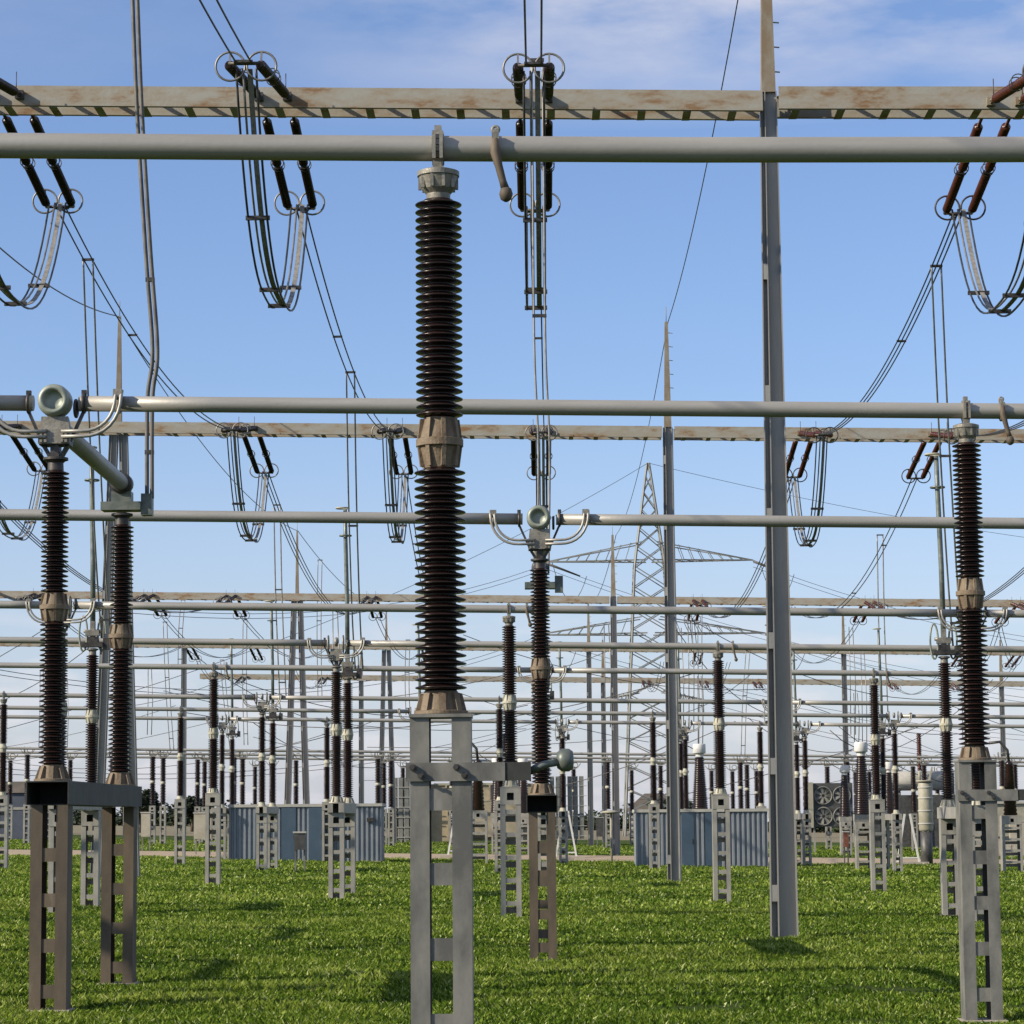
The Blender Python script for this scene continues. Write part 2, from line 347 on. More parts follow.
def hook(mb, p0, x1, zb, y=0, r=.019, side=1):
    """double jumper tube: from head at x=0 out to clamp on bus end at x1, curving up"""
def disc_fn(lod, leg, fit, opened, gap=3.9, head='cast_aluminium'):
    """two-column disconnector in depth direction; front column on the bus at y=0, rear one at y=gap"""
    def fn():
        gap = GAPA if not opened else 3.9
        e = empty('disconnector', '', 'disconnector switch')
        n = SEG[lod]; T = 2.09
        for yy in (0, gap):
            ho = bpy.data.objects.new('support_stand', None); COL.objects.link(ho); ho.parent = e; ho.location = (0, yy, 0); ho.empty_display_size = .2
            stand(ho, T, leg, lod, w=.38, fl=.12 if lod == 0 else .105, plate=False)
        fr = MB(); y0, y1 = -.28, gap + .30; w = .22 if lod == 0 else .20
        fr.box(-w, -w + .012, y0, y1, T + .003, T + .245); fr.box(w - .012, w, y0, y1, T + .003, T + .245)
        fr.box(-w + .012, w - .012, y0, y1, T + .233, T + .245); fr.box(-w + .012, w - .012, y0 + .25, y1, T + .003, T + .013)
        fr.box(-w + .012, w - .012, .45, .47, T + .013, T + .232)
        
        if lod: fr.box(-w + .012, -.07, y0, y0 + .01, T + .013, T + .232); fr.box(.07, w - .012, y0, y0 + .01, T + .013, T + .232)
        fr.build('base_frame', 'dark_shaded_steel' if lod == 0 else leg, e)  # near frame takes the darker steel, shadow side put into the colour
        zi = T + .245
        for yy, zt in ((0, 5.66), (gap, 5.58)):
            b = MB(); base_fitting(b, zi + .002, zi + .17, lod, .19, .112); b.build('base_fitting', fit if fit == 'cast_rusty' else 'cast_cream', e, (0, yy, 0))
            MB().lathe(shed_profile(zi + .17, 3.98, .088, .145, pitch=.052, lod=min(lod, 1)), n).build('insulator_section', 'porcelain', e, (0, yy, 0))
            b = MB(); fitting(b, 4.13, .1, lod, .15); b.build('middle_fitting', fit, e, (0, yy, 0))
            MB().lathe(shed_profile(4.28, zt - .10, .084, .143, pitch=.052, lod=min(lod, 1)), n).build('insulator_section', 'porcelain', e, (0, yy, 0))
            MB().lathe([(.084, zt - .10), (.08, zt - .02), (.10, zt), (.13, zt + .01), (.13, zt + .035), (.06, zt + .05)], n, smooth=False).build('top_cap', 'steel_dark' if fit == 'cast_rusty' else head, e, (0, yy, 0))
        # front head
        z = 5.70
        h = MB(); h.box(-.16, .16, -.10, .10, z + .12, z + .17); h.box(-.045, .045, -.08, .08, z - .02, z + .125)
        h.bar((-.13, 0, z + .13), (-.05, 0, z - .01), .10, .035); h.bar((.13, 0, z + .13), (.05, 0, z - .01), .10, .035)
        h.build('head_bracket', 'steel_dark', e)
        h = MB(); h.box(-.165, .165, -.13, -.10, z + .13, z + .28)
        h.quadprism([(-.165, -.10, z + .172), (.165, -.10, z + .172), (.165, .12, z + .172), (-.165, .12, z + .172)], [(-.14, -.09, z + .42), (.14, -.09, z + .42), (.12, .10, z + .42), (-.12, .10, z + .42)])
        for bx in (-.13, -.085, .085, .13):
            for bz in (.155, .215, .265): h.cbox((bx, -.145, z + bz), (.026, .034, .028))
        hd = h.build('head_block', head, e)
        if not opened:
            c = MB(); zc = BUSZ + .02
            c.lathe([(.03, -.105), (.095, -.10), (.10, -.14), (.115, -.16), (.14, -.16), (.165, -.13), (.172, -.08), (.172, .06), (.15, .11), (.05, .12)], 40, axis='y', c=(-.01, 0, zc)); c.build('corona_cap', 'cast_cream' if head == 'cast_cream' else 'verdigris_light', e)
            c = MB(); c.torus((.20, .04, zc - .07), .085, .018, 'x'); c.build('contact_ring', 'steel_dark', e)
        else:
            for dx in (-.20, .17):
                c = MB(); c.torus((dx, 0, BUSZ - .02), .15, .02, 'x', sz=1.35); c.box(dx - .012, dx + .012, -.03, .03, z + .2, BUSZ + .15); c.build('corona_ring', head, e)
            c = MB(); c.lathe([(.02, -.05), (.10, -.04), (.12, 0), (.10, .04), (.02, .05)], 16, axis='x', c=(.0, 0, BUSZ + .03)); c.build('contact_jaw', head, e)
        # bus end straps and jumper tubes
        for s_ in (-1, 1):
            k = MB(); xe = s_ * .29
            k.torus((xe, 0, BUSZ), BUSR + .014, .018, 'x', 16, 6); k.bar((xe, 0, BUSZ - BUSR), (s_ * .15, 0, z + .17), .05, .03); k.cbox((xe, 0, BUSZ + BUSR + .03), (.05, .05, .05)); k.build('end_strap', 'steel_dark', e)
            for q, (zz, yo, dd) in enumerate(((z + .20, -.15, 0), (z + .255, -.15, .06))):
                pts = [(s_ * .08, yo, zz), (s_ * .30, yo, zz)]
                for t in range(1, 9):
                    a = t / 8 * PI / 2; pts.append((s_ * (.30 + (.40 - dd) * math.sin(a)), yo, zz + (.42 - dd) * (1 - math.cos(a)) ** 1.1))
                pts.append((s_ * (.70 - dd), yo + .06, BUSZ + BUSR + .03))
                MB().tube(pts, .019, 8).build('jumper_tube', 'tube_aluminium', e)
            k = MB(); k.torus((s_ * .66, 0, BUSZ), BUSR + .015, .020, 'x', 16, 6); k.cbox((s_ * .66, -.11, BUSZ + .08), (.09, .08, .09)); k.build('tube_clamp', head, e)
        # rear head
        zr = 5.63
        h = MB(); h.box(-.24, .24, -.14, .14, zr + .02, zr + .12); h.box(-.12, .12, -.10, .10, zr + .12, zr + .25)
        h.box(.24, .37, -.10, .08, zr - .04, zr + .22); h.build('rear_head', 'verdigris' if not opened else 'steel_dark', e, (0, gap, 0))
        if not opened:
            MB().tube([(.02, .12, 6.02), (0, gap - .05, 5.98)], .095, 20).build('switch_arm', 'tube_aluminium', e)
            MB().lathe([(.10, -.1), (.13, -.08), (.13, .10), (.10, .12)], 20, axis='y', c=(0, gap - .05, 5.98)).build('arm_joint', 'steel_dark', e)
        else:
            a = MB(); a.tube([(0, 0, 5.85), (-.01, 0, 7.6), (-.05, 0, 9.3), (-.06, 0, 10.05)], [.06, .058, .055, .05], 12)
            arm = a.build('switch_arm', 'verdigris', e, (0, gap, 0))
            b = MB(); b.torus((-.05, 0, 9.35), .15, .022, 'z', 20, 6); b.cbox((-.05, 0, 9.35), (.28, .03, .02)); b.build('corona_ring', 'verdigris', arm)
            b = MB(); b.torus((-.13, 0, 10.08), .17, .022, 'z', 20, 6); b.cbox((-.13, 0, 10.08), (.32, .03, .02)); b.build('corona_ring', 'cast_cream', arm)
            for sx in (-.21, .20):
                b = MB(); b.torus((sx, 0, 5.95), .24, .022, 'y', 22, 6, sx=.36, sz=1.6); b.build('corona_hoop', 'verdigris_light', e, (0, gap, 0))
            b = MB(); b.box(-.15, .15, -.10, .10, 5.9, 6.02); b.tube([(-.2, 0, 6.0), (.2, 0, 6.0)], .04, 10); b.cbox((0, 0, 6.12), (.1, .14, .2)); b.build('hinge', head, e, (0, gap, 0))
        return e
    return fn
mat('verdigris_light', (.26, .30, .25), (.38, .41, .34), .45, .15, 5)

K_post0 = Kind(post_fn(0, 'galvanised', 'cast_rusty', True))
K_post1 = Kind(post_fn(1, 'galvanised_light', 'cast_cream'))
K_post2 = Kind(post_fn(2, 'galvanised_light', 'cast_cream'))
K_discA = Kind(disc_fn(0, 'weathered_brown_steel', 'cast_rusty', False))
K_discB = Kind(disc_fn(1, 'galvanised_light', 'cast_cream', True, head='cast_aluminium'))
K_discC = Kind(disc_fn(2, 'galvanised_light', 'cast_cream', True, head='cast_aluminium'))

def stud_fn():
    e = empty('earthing_stud', '', 'earthing stud')
    k = MB(); k.torus((0, 0, 0), BUSR + .012, .016, 'x', 16, 6); k.cbox((0, -.10, .03), (.045, .05, .10)); k.cbox((0, -.01, .10), (.04, .06, .05)); k.torus((0, -.03, .12), .022, .010, 'y', 10, 5); k.build('clamp', 'cast_aluminium', e)
    k = MB(); k.tube([(-.005, -.12, .04), (0, -.125, -.05), (.02, -.125, -.14), (.045, -.125, -.24), (.06, -.125, -.29)], [.018, .034, .026, .024, .028], 12); k.build('handle', 'weathered_brown_steel', e)
    k = MB(); k.lathe([(.01, -.05), (.034, -.035), (.044, 0), (.034, .035), (.01, .05)], 14, c=(.065, -.125, -.325)); k.build('ball_stud', 'weathered_brown_steel', e)
    return e
K_stud = Kind(stud_fn)

# ------------------------------------------------------------------ rows
ROW = dict(r1=16.96, r2=27.9, r3=38.5, r4=55.3, r5=66.7, r6=78.1, r7=97.9, r8=109.6, r9=120.0, r10=178.0, r11=190.0, r12=202.0)
def ground_at(x, Y): return (x, Y, gz(x))
NEARC = 'insulator posts carrying the tubular busbars'
posts = [ # kind, row, px, label
 (K_post0, 'r1', 442.5, 'tall brown insulator post in the centre, nearest of all, on wide grey legs'),
 (K_post0, 'r2', 979.5, 'large brown insulator post at the right edge on grey legs with a cross channel'),
 (K_post1, 'r4', 511, 'slim brown insulator post with cream ring between the two big centre posts'),
 (K_post1, 'r5', 721.5, 'brown insulator post on a pale ladder stand just left of the tall grey gantry column'),
 (K_post1, 'r6', 213, 'brown insulator post standing alone on the grass left of the left blue container'),
 (K_post1, 'r6', 878, 'brown insulator post in front of the white capped transformer on the right'),
 (K_post2, 'r7', 2, 'dark insulator post cut by the left edge of the photo'),
 (K_post2, 'r7', 500.5, 'thin dark insulator post partly hidden between the two centre posts, low in the photo'),
 (K_post2, 'r8', 180, 'thin dark insulator post on a grey stand left of the solitary post'),
 (K_post2, 'r8', 654.5, 'dark insulator post directly in front of the left end of the right blue container'),
 (K_post2, 'r9', 327, 'thin dark insulator post behind the left blue container, beside the paired posts'),
 (K_post2, 'r9', 762, 'dark insulator post at the right end of the right container by the tall column'),
]
for K, r, px, lab in posts:
    Y = ROW[r]; x = X_at(px, Y, 1.0); K.place(ground_at(x, Y), lab, NEARC)
    s = .0
    st = {'r1': 'grey curved earthing stud hanging from the nearest busbar right of the centre post', 'r2': 'earthing stud hanging from the second busbar near the right edge'}.get(r) if r in ('r1', 'r2') else 'small earthing stud on the busbar right of the %s' % {511: 'slim post between the two centre posts', 721.5: 'post left of the tall grey column', 213: 'solitary post by the left container', 878: 'post before the white capped transformer'}.get(px, 'x')
    if r in ('r1', 'r2', 'r4', 'r5', 'r6'):
        xs = x + .37; K_stud.place((xs, Y, BUSZ + gz(xs)), st, 'earthing studs on the busbars')

discs = [
 (K_discA, 'r2', 53, 'closed disconnector at the far left on brown steel legs, round cap facing the camera'),
 (K_discA, 'r3', 541.5, 'closed disconnector right of the centre post on brown legs, round cap between bus ends'),
 (K_discB, 'r4', 60, 'open disconnector at the left edge with upright pole, behind the far left brown pair'),
 (K_discB, 'r4', 976, 'open disconnector with upright pole just left of the right edge post'),
 (K_discB, 'r5', 336.5, 'open disconnector in front of the left blue container, upright pole above its paired columns'),
 (K_discB, 'r6', 543, 'open disconnector hidden behind the centre disconnector, curved jumper tubes showing either side'),
 (K_discC, 'r7', 262, 'paired dark columns of an open disconnector at the left half of the left blue container'),
 (K_discC, 'r7', 783, 'open disconnector mostly hidden behind the tall grey gantry column'),
 (K_discC, 'r8', 416, 'open disconnector behind the left legs of the centre post'),
 (K_discC, 'r8', 896, 'open disconnector crowded between the white capped transformer and the right pale column'),
 (K_discC, 'r9', 222, 'open disconnector just right of the solitary post, behind the left container'),
 (K_discC, 'r9', 563, 'open disconnector with a thin column right of the centre disconnector, before the radiator'),
 (K_discC, 'r9', 686, 'open disconnector beside the second gantry column, behind the right blue container'),
 (K_discC, 'r9', 806, 'open disconnector right of the tall grey gantry column, left of the cooling fans'),
]
breaks = {}
disc_pos = {}
for K, r, px, lab in discs:
    Y = ROW[r]; x = X_at(px, Y, 3.0); K.place(ground_at(x, Y), lab, 'two column disconnectors below the busbars')
    breaks.setdefault(r, []).append(x); disc_pos[(r, px)] = x

for K, r_, x_, lab in ((K_post0, 'r2', -9.5, 'second row insulator post standing just outside the left edge'), (K_post0, 'r3', -9.6, 'third row insulator post standing just outside the left edge'), (K_discA, 'r3', -14.3, 'third row disconnector standing outside the left edge'), (K_discA, 'r2', -14.3, 'second row disconnector standing outside the left edge'), (K_post0, 'r4', -14.4, 'fourth row insulator post standing outside the left edge'), (K_discA, 'r1', -9.5, 'nearest row disconnector standing outside the left edge')):
    K.place(ground_at(x_, ROW[r_]), lab, None)
# busbars
ends = dict(r1=(-15, 9), r2=(-19, 12), r3=(-20, 15), r4=(-20, 20), r5=(-22, 22), r6=(-25, 25), r7=(-28, 28), r8=(-30, 30), r9=(-32, 32), r10=(-45, 42), r11=(-45, 45), r12=(-45, 45))
ordn = dict(r1='nearest and thickest', r2='second nearest', r3='third nearest', r4='fourth nearest', r5='fifth nearest', r6='sixth nearest', r7='seventh nearest', r8='eighth nearest', r9='ninth nearest', r10='tenth', r11='eleventh', r12='farthest')
wh = dict(r2=['left of the round cap at the far left', 'right of the round cap at the far left'], r3=['left of the centre disconnector', 'right of the centre disconnector'])
for r, (a, b) in ends.items():
    Y = ROW[r]; xs = [a]
    for x in sorted(breaks.get(r, [])): xs += [x - .24, x + .24]
    xs.append(b)
    nseg = len(xs) // 2
    rad = BUSR if r[1:] not in ('10', '11', '12') else .09
    for i in range(nseg):
        p = Vector((xs[2 * i], Y, BUSZ + gz(xs[2 * i]))); q = Vector((xs[2 * i + 1], Y, BUSZ + gz(xs[2 * i + 1])))
        bow = (lambda w: Vector((0, 0, .0035 * max(0, w.x) ** 1.6))) if r == 'r1' else (lambda w: Vector())
        m = MB().tube([(q - p) * t_ / 12 + bow(p + (q - p) * t_ / 12) for t_ in range(13)], rad, 32 if Y < 60 else 14)
        o = m.build('busbar', 'tube_aluminium', loc=p)
        if nseg == 1: lab = '%s long grey horizontal busbar tube running unbroken across the photo' % ordn[r]
        else:
            pos = (wh.get(r) or (['left of its break', 'right of its break'] if nseg == 2 else ['leftmost length', 'second length from the left', 'third length from the left', 'fourth length from the left', 'rightmost length']))[i]
            lab = '%s grey busbar tube, %s' % (ordn[r], pos)
        tag(o, lab, 'busbar', 'tubular busbars crossing the yard')

# ------------------------------------------------------------------ gantries
G1, G2, G3, G4, G5 = 46.8, 86.5, 152.5, 199.0, 238.0
BEAMZ = None
def beam(parent, xa, xb, z, hgt=.36, d=.71, ex=0):
    """xa..xb local x, y centred on 0, z bottom"""
    m = MB()
    gz = lambda x: (ex - SLOPE) * x
    def rail(y0, y1, z0, z1):
        m.quadprism([(xa, y0, z0 + gz(xa)), (xb, y0, z0 + gz(xb)), (xb, y1, z0 + gz(xb)), (xa, y1, z0 + gz(xa))],
                    [(xa, y0, z1 + gz(xa)), (xb, y0, z1 + gz(xb)), (xb, y1, z1 + gz(xb)), (xa, y1, z1 + gz(xa))])
    for s_ in (-1, 1):
        y = s_ * d / 2; ya, yb = sorted((y, y - s_ * .012)); rail(ya, yb, z, z + hgt)
        fa, fb = sorted((y - s_ * .013, y - s_ * .09)); rail(fa, fb, z, z + .012); rail(fa, fb, z + hgt - .012, z + hgt)
    x = xa + .3
    while x < xb - .2:
        for zz in (z - .012, z + hgt + .002):
            m.cbox((x, 0, zz + gz(x)), (.14, d - .06, .010))
        x += .80
    return m.build('beam', 'gantry_beam', parent)
def col_box(m, cx, z0, z1, w0, w1, d0, d1, cx1=None, step=1.9, gap=True, cy=0):
    cx1 = cx if cx1 is None else cx1
    def rect(f0, f1, g0, g1, t):
        w = w0 + (w1 - w0) * t; d = d0 + (d1 - d0) * t; c = cx + (cx1 - cx) * t
        return (c + f0 * w / 2, c + f1 * w / 2, cy + g0 * d / 2, cy + g1 * d / 2)
    def bx(f0, f1, g0, g1, ta=0, tb=1):
        m.taper(rect(f0, f1, g0, g1, ta), z0 + (z1 - z0) * ta, rect(f0, f1, g0, g1, tb), z0 + (z1 - z0) * tb)
    # right: wide channel with its recess to the camera; left: slim channel; battens across the gap
    for s_ in (-1, 1):
        def sb(f0, f1, g0, g1, ta=0, tb=1):
            p, q = sorted((s_ * g0, s_ * g1)); bx(f0, f1, p, q, ta, tb)
        sb(-.46, -.36, .30, 1.0); sb(.88, 1, .30, 1.0); sb(-.36, .88, .22, .30)
        sb(-1, -.90, .30, 1.0); sb(-.90, -.62, .22, .30)
    bx(-.62, -.46, -.08, .08)
    L = z1 - z0; n = int(L / step)
    for k in range(n):
        t = (k + .5) / n; dt = .14 / L
        for s_ in (-1, 1):
            p, q = sorted((s_ * .93, s_ * .97)); bx(-.895, -.465, p, q, t - dt, t + dt)
def ladder_pillar(parent, x, z0, z1, w0, w1, d0, d1, rz=0, x1=None):
    m = MB(); col_box(m, 0, z0, z1, w0, w1, d0, d1, 0 if x1 is None else x1 - x)
    o = m.build('column', 'gantry_column', parent, (x, 0, 0)); o.rotation_euler = (0, 0, rz); return o
def spike(parent, x, z0, z1, w=.22):
    m = MB(); m.taper((-w / 2, w / 2, -w / 2, w / 2), z0, (-w * .22, w * .22, -w * .22, w * .22), z1)
    m.tube([(0, 0, z1), (0, 0, z1 + .5)], .012, 6)
    zz = z0 + .4
    while zz < z1 - .2 and w > .2: m.bar((0, -.02, zz), (w * .62 + .06, -.02, zz - .02), .02); zz += .45
    return m.build('spike', 'gantry_spike', parent, (x, 0, 0))
def z_of(px, py, Y):
    p = at_y(px, py, Y); return p.z - gz(p.x)
ZB = z_of(400, 108, G1 - .35)
def gantry(Y, pillars, xr, label, zb, hgt=.36):
    e = empty('steel_gantry', label, 'gantry', (0, Y, 0), 'steel gantries across the yard')
    return e
PEAK = 18.9
# gantry 1
e = gantry(G1, None, None, 'nearest steel gantry, rusty beam high overhead and tall grey column on the right', ZB)
xp = X_at(784.5, G1, 0)
ladder_pillar(e, xp, gz(xp) - .3, ZB + gz(xp) + .40, .48, .30, .46, .34, rz=R(-4))
spike(e, xp, ZB + gz(xp) + .402, PEAK + gz(xp), .25)
beam(e, -24, xp - .13, ZB); beam(e, xp + .155, 24, ZB + .012, .40, ex=.006)
xl = -20.0
ladder_pillar(e, xl, gz(xl) - .3, ZB + gz(xl) - .02, .48, .30, .46, .34)
# gantry 2
ZB2 = z_of(400, 435, G2 - .35)
e = gantry(G2, None, None, 'second steel gantry with column right of centre and A shaped leg at the left', ZB2)
x2 = X_at(674.5, G2, 0)
ladder_pillar(e, x2, gz(x2) - .3, ZB2 + gz(x2) + .365, .42, .30, .40, .32, rz=R(-8)); spike(e, x2, ZB2 + gz(x2) + .37, z_of(668, 322, G2) + gz(x2), .24)
def aframe(e, x, zb, sp, top, w=.34, spk=None):
    for s_ in (-1, 1):
        ladder_pillar(e, x + s_ * sp, gz(x) - .3, zb + gz(x) - .02, w, w * .8, w, w * .8, x1=x + s_ * w * .45)
    spike(e, x, zb + gz(x) + .37, top + gz(x), .2)
x2l = X_at(115, G2, 0)
aframe(e, x2l, ZB2, .62, z_of(117, 316, G2))
beam(e, -36, x2 - .2, ZB2); beam(e, x2 + .2, 36, ZB2)
# gantry 3
ZB3 = z_of(400, 601, G3 - .35)
e = gantry(G3, None, None, 'third steel gantry, thin beam across the middle of the photo with rusty spikes', ZB3)
x3 = X_at(616.5, G3, 0); ladder_pillar(e, x3, gz(x3) - .3, ZB3 + gz(x3) + .385, .42, .34, .4, .34); spike(e, x3, ZB3 + gz(x3) + .39, z_of(616, 535, G3) + gz(x3), .28)
x3l = X_at(297, G3, 0); aframe(e, x3l, ZB3, .62, z_of(298, 531, G3), .38)
beam(e, -48, x3 - .22, ZB3, .38); beam(e, x3 + .22, 52, ZB3, .38)
# gantry 4
ZB4 = z_of(400, 650, G4)
e = gantry(G4, None, None, 'fourth steel gantry, faint thin beam just under the fifth busbar', ZB4)
for px, tp in ((591, 603), (848, 607)):
    x4 = X_at(px, G4, 0); ladder_pillar(e, x4, gz(x4) - .3, ZB4 + gz(x4) - .01, .42, .36, .4, .34); spike(e, x4, ZB4 + gz(x4) + .39, z_of(px, tp, G4) + gz(x4), .26)
x4 = X_at(387, G4, 0); aframe(e, x4, ZB4, .55, z_of(387, 610, G4), .38)
x4 = X_at(183, G4, 0); ladder_pillar(e, x4, gz(x4) - .3, ZB4 + gz(x4) - .01, .42, .36, .4, .34)
beam(e, -54, 54, ZB4 + .02, .36)
# gantry 5
ZB5 = z_of(400, 681, G5)
e = gantry(G5, None, None, 'fifth and farthest steel gantry, tan beam just below the sixth busbar', ZB5)
for px, tp in ((361.5, 655), (605, 640), (1006, 640)):
    x5 = X_at(px, G5, 0); ladder_pillar(e, x5, gz(x5) - .3, ZB5 + gz(x5) - .01, .48, .40, .4, .34); spike(e, x5, ZB5 + gz(x5) + .5, z_of(px, tp, G5) + gz(x5), .3)
beam(e, X_at(200, G5, 10), 54, ZB5 + .02, .45)

# ------------------------------------------------------------------ strain insulators, conductors
L = 4.8; DROP = .74
SEP = .25
def string_fn(m):
    def fn():
        e = empty('strain_insulator', '', 'strain insulator')
        y = MB(); y.tube([(-SEP, L - .05, -DROP), (SEP, L - .05, -DROP)], .03, 8); y.cbox((0, L + .02, -DROP), (.30, .16, .04)); y.build('yoke_plate', 'steel_dark', e)
        for s_ in (-1, 1):
            a = Vector((s_ * SEP, .05, 0)); b = Vector((s_ * SEP, L - .1, -DROP)); d = (b - a)
            prof_pts = []; rr = []
            tot = d.length; dn = d.normalized()
            def add(t0, t1):
                nn = int((t1 - t0) / .062)
                for i in range(nn):
                    u = t0 + (t1 - t0) * i / nn; prof_pts.append(a + dn * u); rr.append(.038); prof_pts.append(a + dn * (u + .024)); rr.append(.088); prof_pts.append(a + dn * (u + .034)); rr.append(.080)
            prof_pts.append(a); rr.append(.03); prof_pts.append(a + dn * .55); rr.append(.03); add(.55, 2.5)
            prof_pts.append(a + dn * 2.51); rr.append(.06); prof_pts.append(a + dn * 2.72); rr.append(.06); add(2.72, 4.55)
            prof_pts.append(a + dn * 4.56); rr.append(.055); prof_pts.append(b); rr.append(.05)
            st = MB().tube(prof_pts, rr, 12).build('insulator_string', m, e)
            k = MB(); c = a + dn * 4.45; k.torus(c, .235, .019, 'y', 24, 6); k.bar(c + Vector((0, 0, .235)), c + Vector((0, .1, .03)), .03); k.build('grading_ring', 'cable_light' if m == 'porcelain' else 'steel_dark', st)
            c = a + dn * 2.61
            for k in (MB().torus(c + Vector((0, -.10, .04)), .12, .010, 'y', 16, 5), MB().torus(c + Vector((0, .10, .04)), .12, .010, 'y', 16, 5), MB().tube([a + dn * .3, a + dn * .3 + Vector((0, 0, .38))], .009, 5)): k.build('arcing_horn', 'steel_dark', st)
            k = MB(); k.cbox((s_ * SEP, .05, 0), (.15, .12, .14)); k.cbox((s_ * SEP, .2, -.01), (.05, .3, .08)); k.build('anchor_bracket', 'steel_dark' if m == 'porcelain' else 'gantry_spike', st)
        return e
    return fn
K_str = Kind(string_fn('porcelain')); K_strR = Kind(string_fn('porcelain_red_lit'))  # second kind is the same string coloured as if lit
def wire_pts(p, q, sag, n=28):
    return [p.lerp(q, t / n) + Vector((0, 0, -4 * sag * (t / n) * (1 - t / n))) for t in range(n + 1)]
def bundle(name, cat, p, q, sag, label, group, sep=.12, r=.017, m='cable_dark', n=28, k=2, spacers=True, sepv=Vector((1, 0, 0))):
    p = Vector(p); q = Vector(q); e = empty(name, label, cat, p, group)
    offs = [0] if k == 1 else [(-1 + 2 * i / (k - 1)) * sep for i in range(k)]
    for o_ in offs:
        pts = [w - p + sepv * o_ for w in wire_pts(p, q, sag, n)]
        MB().tube(pts, r, 6).build('wire', m, e)
    if spacers and k > 1:
        w = wire_pts(p, q, sag, n); D = (q - p).length; c = max(1, int(D / 13)); 
        for i in range(1, c + 1):
            idx = int(i * n / (c + 1)); s_ = MB(); s_.bar(w[idx] - p - sepv * (sep + .02), w[idx] - p + sepv * (sep + .02), .03, .05); s_.build('spacer', 'steel_dark', e)
    return e
def jumper(Y, x, zt, depth, label, group, gx=0, strap=True):
    """U shaped loop from front yoke to rear yoke"""
    e = empty('jumper_loop', label, 'jumper cable', (x, Y, zt), group)
    def U(o_, dz, n=26, ya=-L, yb=L):
        pts = []
        for i in range(n + 1):
            t = -1 + 2 * i / n; y = (ya + yb) / 2 + t * (yb - ya) / 2
            pts.append(Vector((o_, y, -DROP - (depth + dz) * (1 - abs(t) ** 2.6))))
        return pts
    for o_, dz, mm in ((-.16, .0, 'cable_dark'), (.16, .06, 'cable_dark'), (-.05, -.07, 'cable_light')):
        MB().tube(U(o_, dz), .02, 6).build('cable', mm, e)
    u = U(.06, -.02); s_ = MB()
    for a, b in zip(u[:-1], u[1:]): s_.bar(a, b, .085, .016)
    s_.build('flat_strap', 'strap_braid', e)
    for i in (5, 11, 15, 21):
        c = U(0, 0)[i]; k = MB(); k.cbox(c, (.40, .06, .07)); k.build('spacer', 'steel_dark', e)
    return e

def wx(px, Y, py=None): return at_y(px, py or 300, Y).x
# phases measured at the beams
ph1 = [(10, 'p1', 'left edge'), (275.5, 'p2', 'left of the centre'), (534, 'p3', 'at the centre'), (1001, 'p4', 'at the right edge')]
ZA1 = ZB + .17
XS = {}
for px, k, w in ph1:
    x = wx(px, G1, 103); XS[k] = x; K = K_strR if k == 'p4' else K_str
    z = ZA1 + gz(x)
    K.place((x, G1 + .37, z), 'pair of ribbed insulator strings hanging behind the nearest beam, %s' % w, 'strain insulator pairs on the gantry beams')
    K.place((x, G1 - .37, z), 'pair of ribbed insulator strings in front of the nearest beam, %s' % w, 'strain insulator pairs on the gantry beams', rz=PI)
    jumper(G1, x, z, 2.8, 'looped jumper cables below the nearest beam, %s' % w, 'jumper loops under the gantry beams')
    bundle('overhead_conductor', 'overhead cable', (x, 3, z - .2), (x, G1 - .4 - L, z - DROP), 1.1, 'twin overhead cables from the nearest beam towards the camera, %s' % w, 'overhead cables between the gantries')
# gantry 2 phases
ZA2 = ZB2 + .17
ph2 = {'p0': wx(14, G2, 430), 'p1': wx(249, G2, 430), 'p2': wx(396, G2, 430), 'p3': wx(541, G2, 430), 'p4': wx(806, G2, 430), 'p5': wx(936, G2, 430)}
w2 = {'p0': 'at the left edge', 'p1': 'left of centre', 'p2': 'just left of the centre post', 'p3': 'above the centre disconnector', 'p4': 'right of the tall grey column', 'p5': 'beside the right edge post'}
for k, x in ph2.items():
    z = ZA2 + gz(x); K = K_strR if k in ('p4', 'p5') else K_str
    K.place((x, G2 + .37, z), 'pair of insulator strings hanging behind the second beam, %s' % w2[k], 'strain insulator pairs on the gantry beams')
    K.place((x, G2 - .37, z), 'pair of insulator strings in front of the second beam, %s' % w2[k], 'strain insulator pairs on the gantry beams', rz=PI)
    if k != 'p5': jumper(G2, x, z, 2.8, 'looped jumper cables below the second beam, %s' % w2[k], 'jumper loops under the gantry beams')
COND = {}
for k in ('p1', 'p2', 'p3', 'p4'):
    p = Vector((XS[k], G1 + .4 + L, ZA1 + gz(XS[k]) - DROP)); q = Vector((ph2[k], G2 - .4 - L, ZA2 + gz(ph2[k]) - DROP))
    bundle('overhead_conductor', 'overhead cable', p, q, .9, 'overhead cables from nearest to second beam, %s' % w2[k], 'overhead cables between the gantries', sep=.09, k=3 if k == 'p4' else 2)
    COND[k] = (p, q, .9)
pa = Vector((13.4, G1 + 5, ZA1 - .8)); pb = Vector((ph2['p5'], G2 - .4 - L, ZA2 + gz(12) - DROP))
bundle('overhead_conductor', 'overhead cable', pa, pb, 1.3, 'bundled overhead cables entering from the right edge to the second beam', 'overhead cables between the gantries', k=3)
pa = Vector((-13.5, G1 + 5, ZA1 - .4)); pb = Vector((ph2['p0'], G2 - .4 - L, ZA2 + gz(-14) - DROP))
bundle('overhead_conductor', 'overhead cable', pa, pb, 1.3, 'bundled overhead cables reaching the second beam at the left edge', 'overhead cables between the gantries')
def on_cond(k, Y):
    p, q, s_ = COND[k]; t = (Y - p.y) / (q.y - p.y); return p.lerp(q, t) + Vector((0, 0, -4 * s_ * t * (1 - t)))
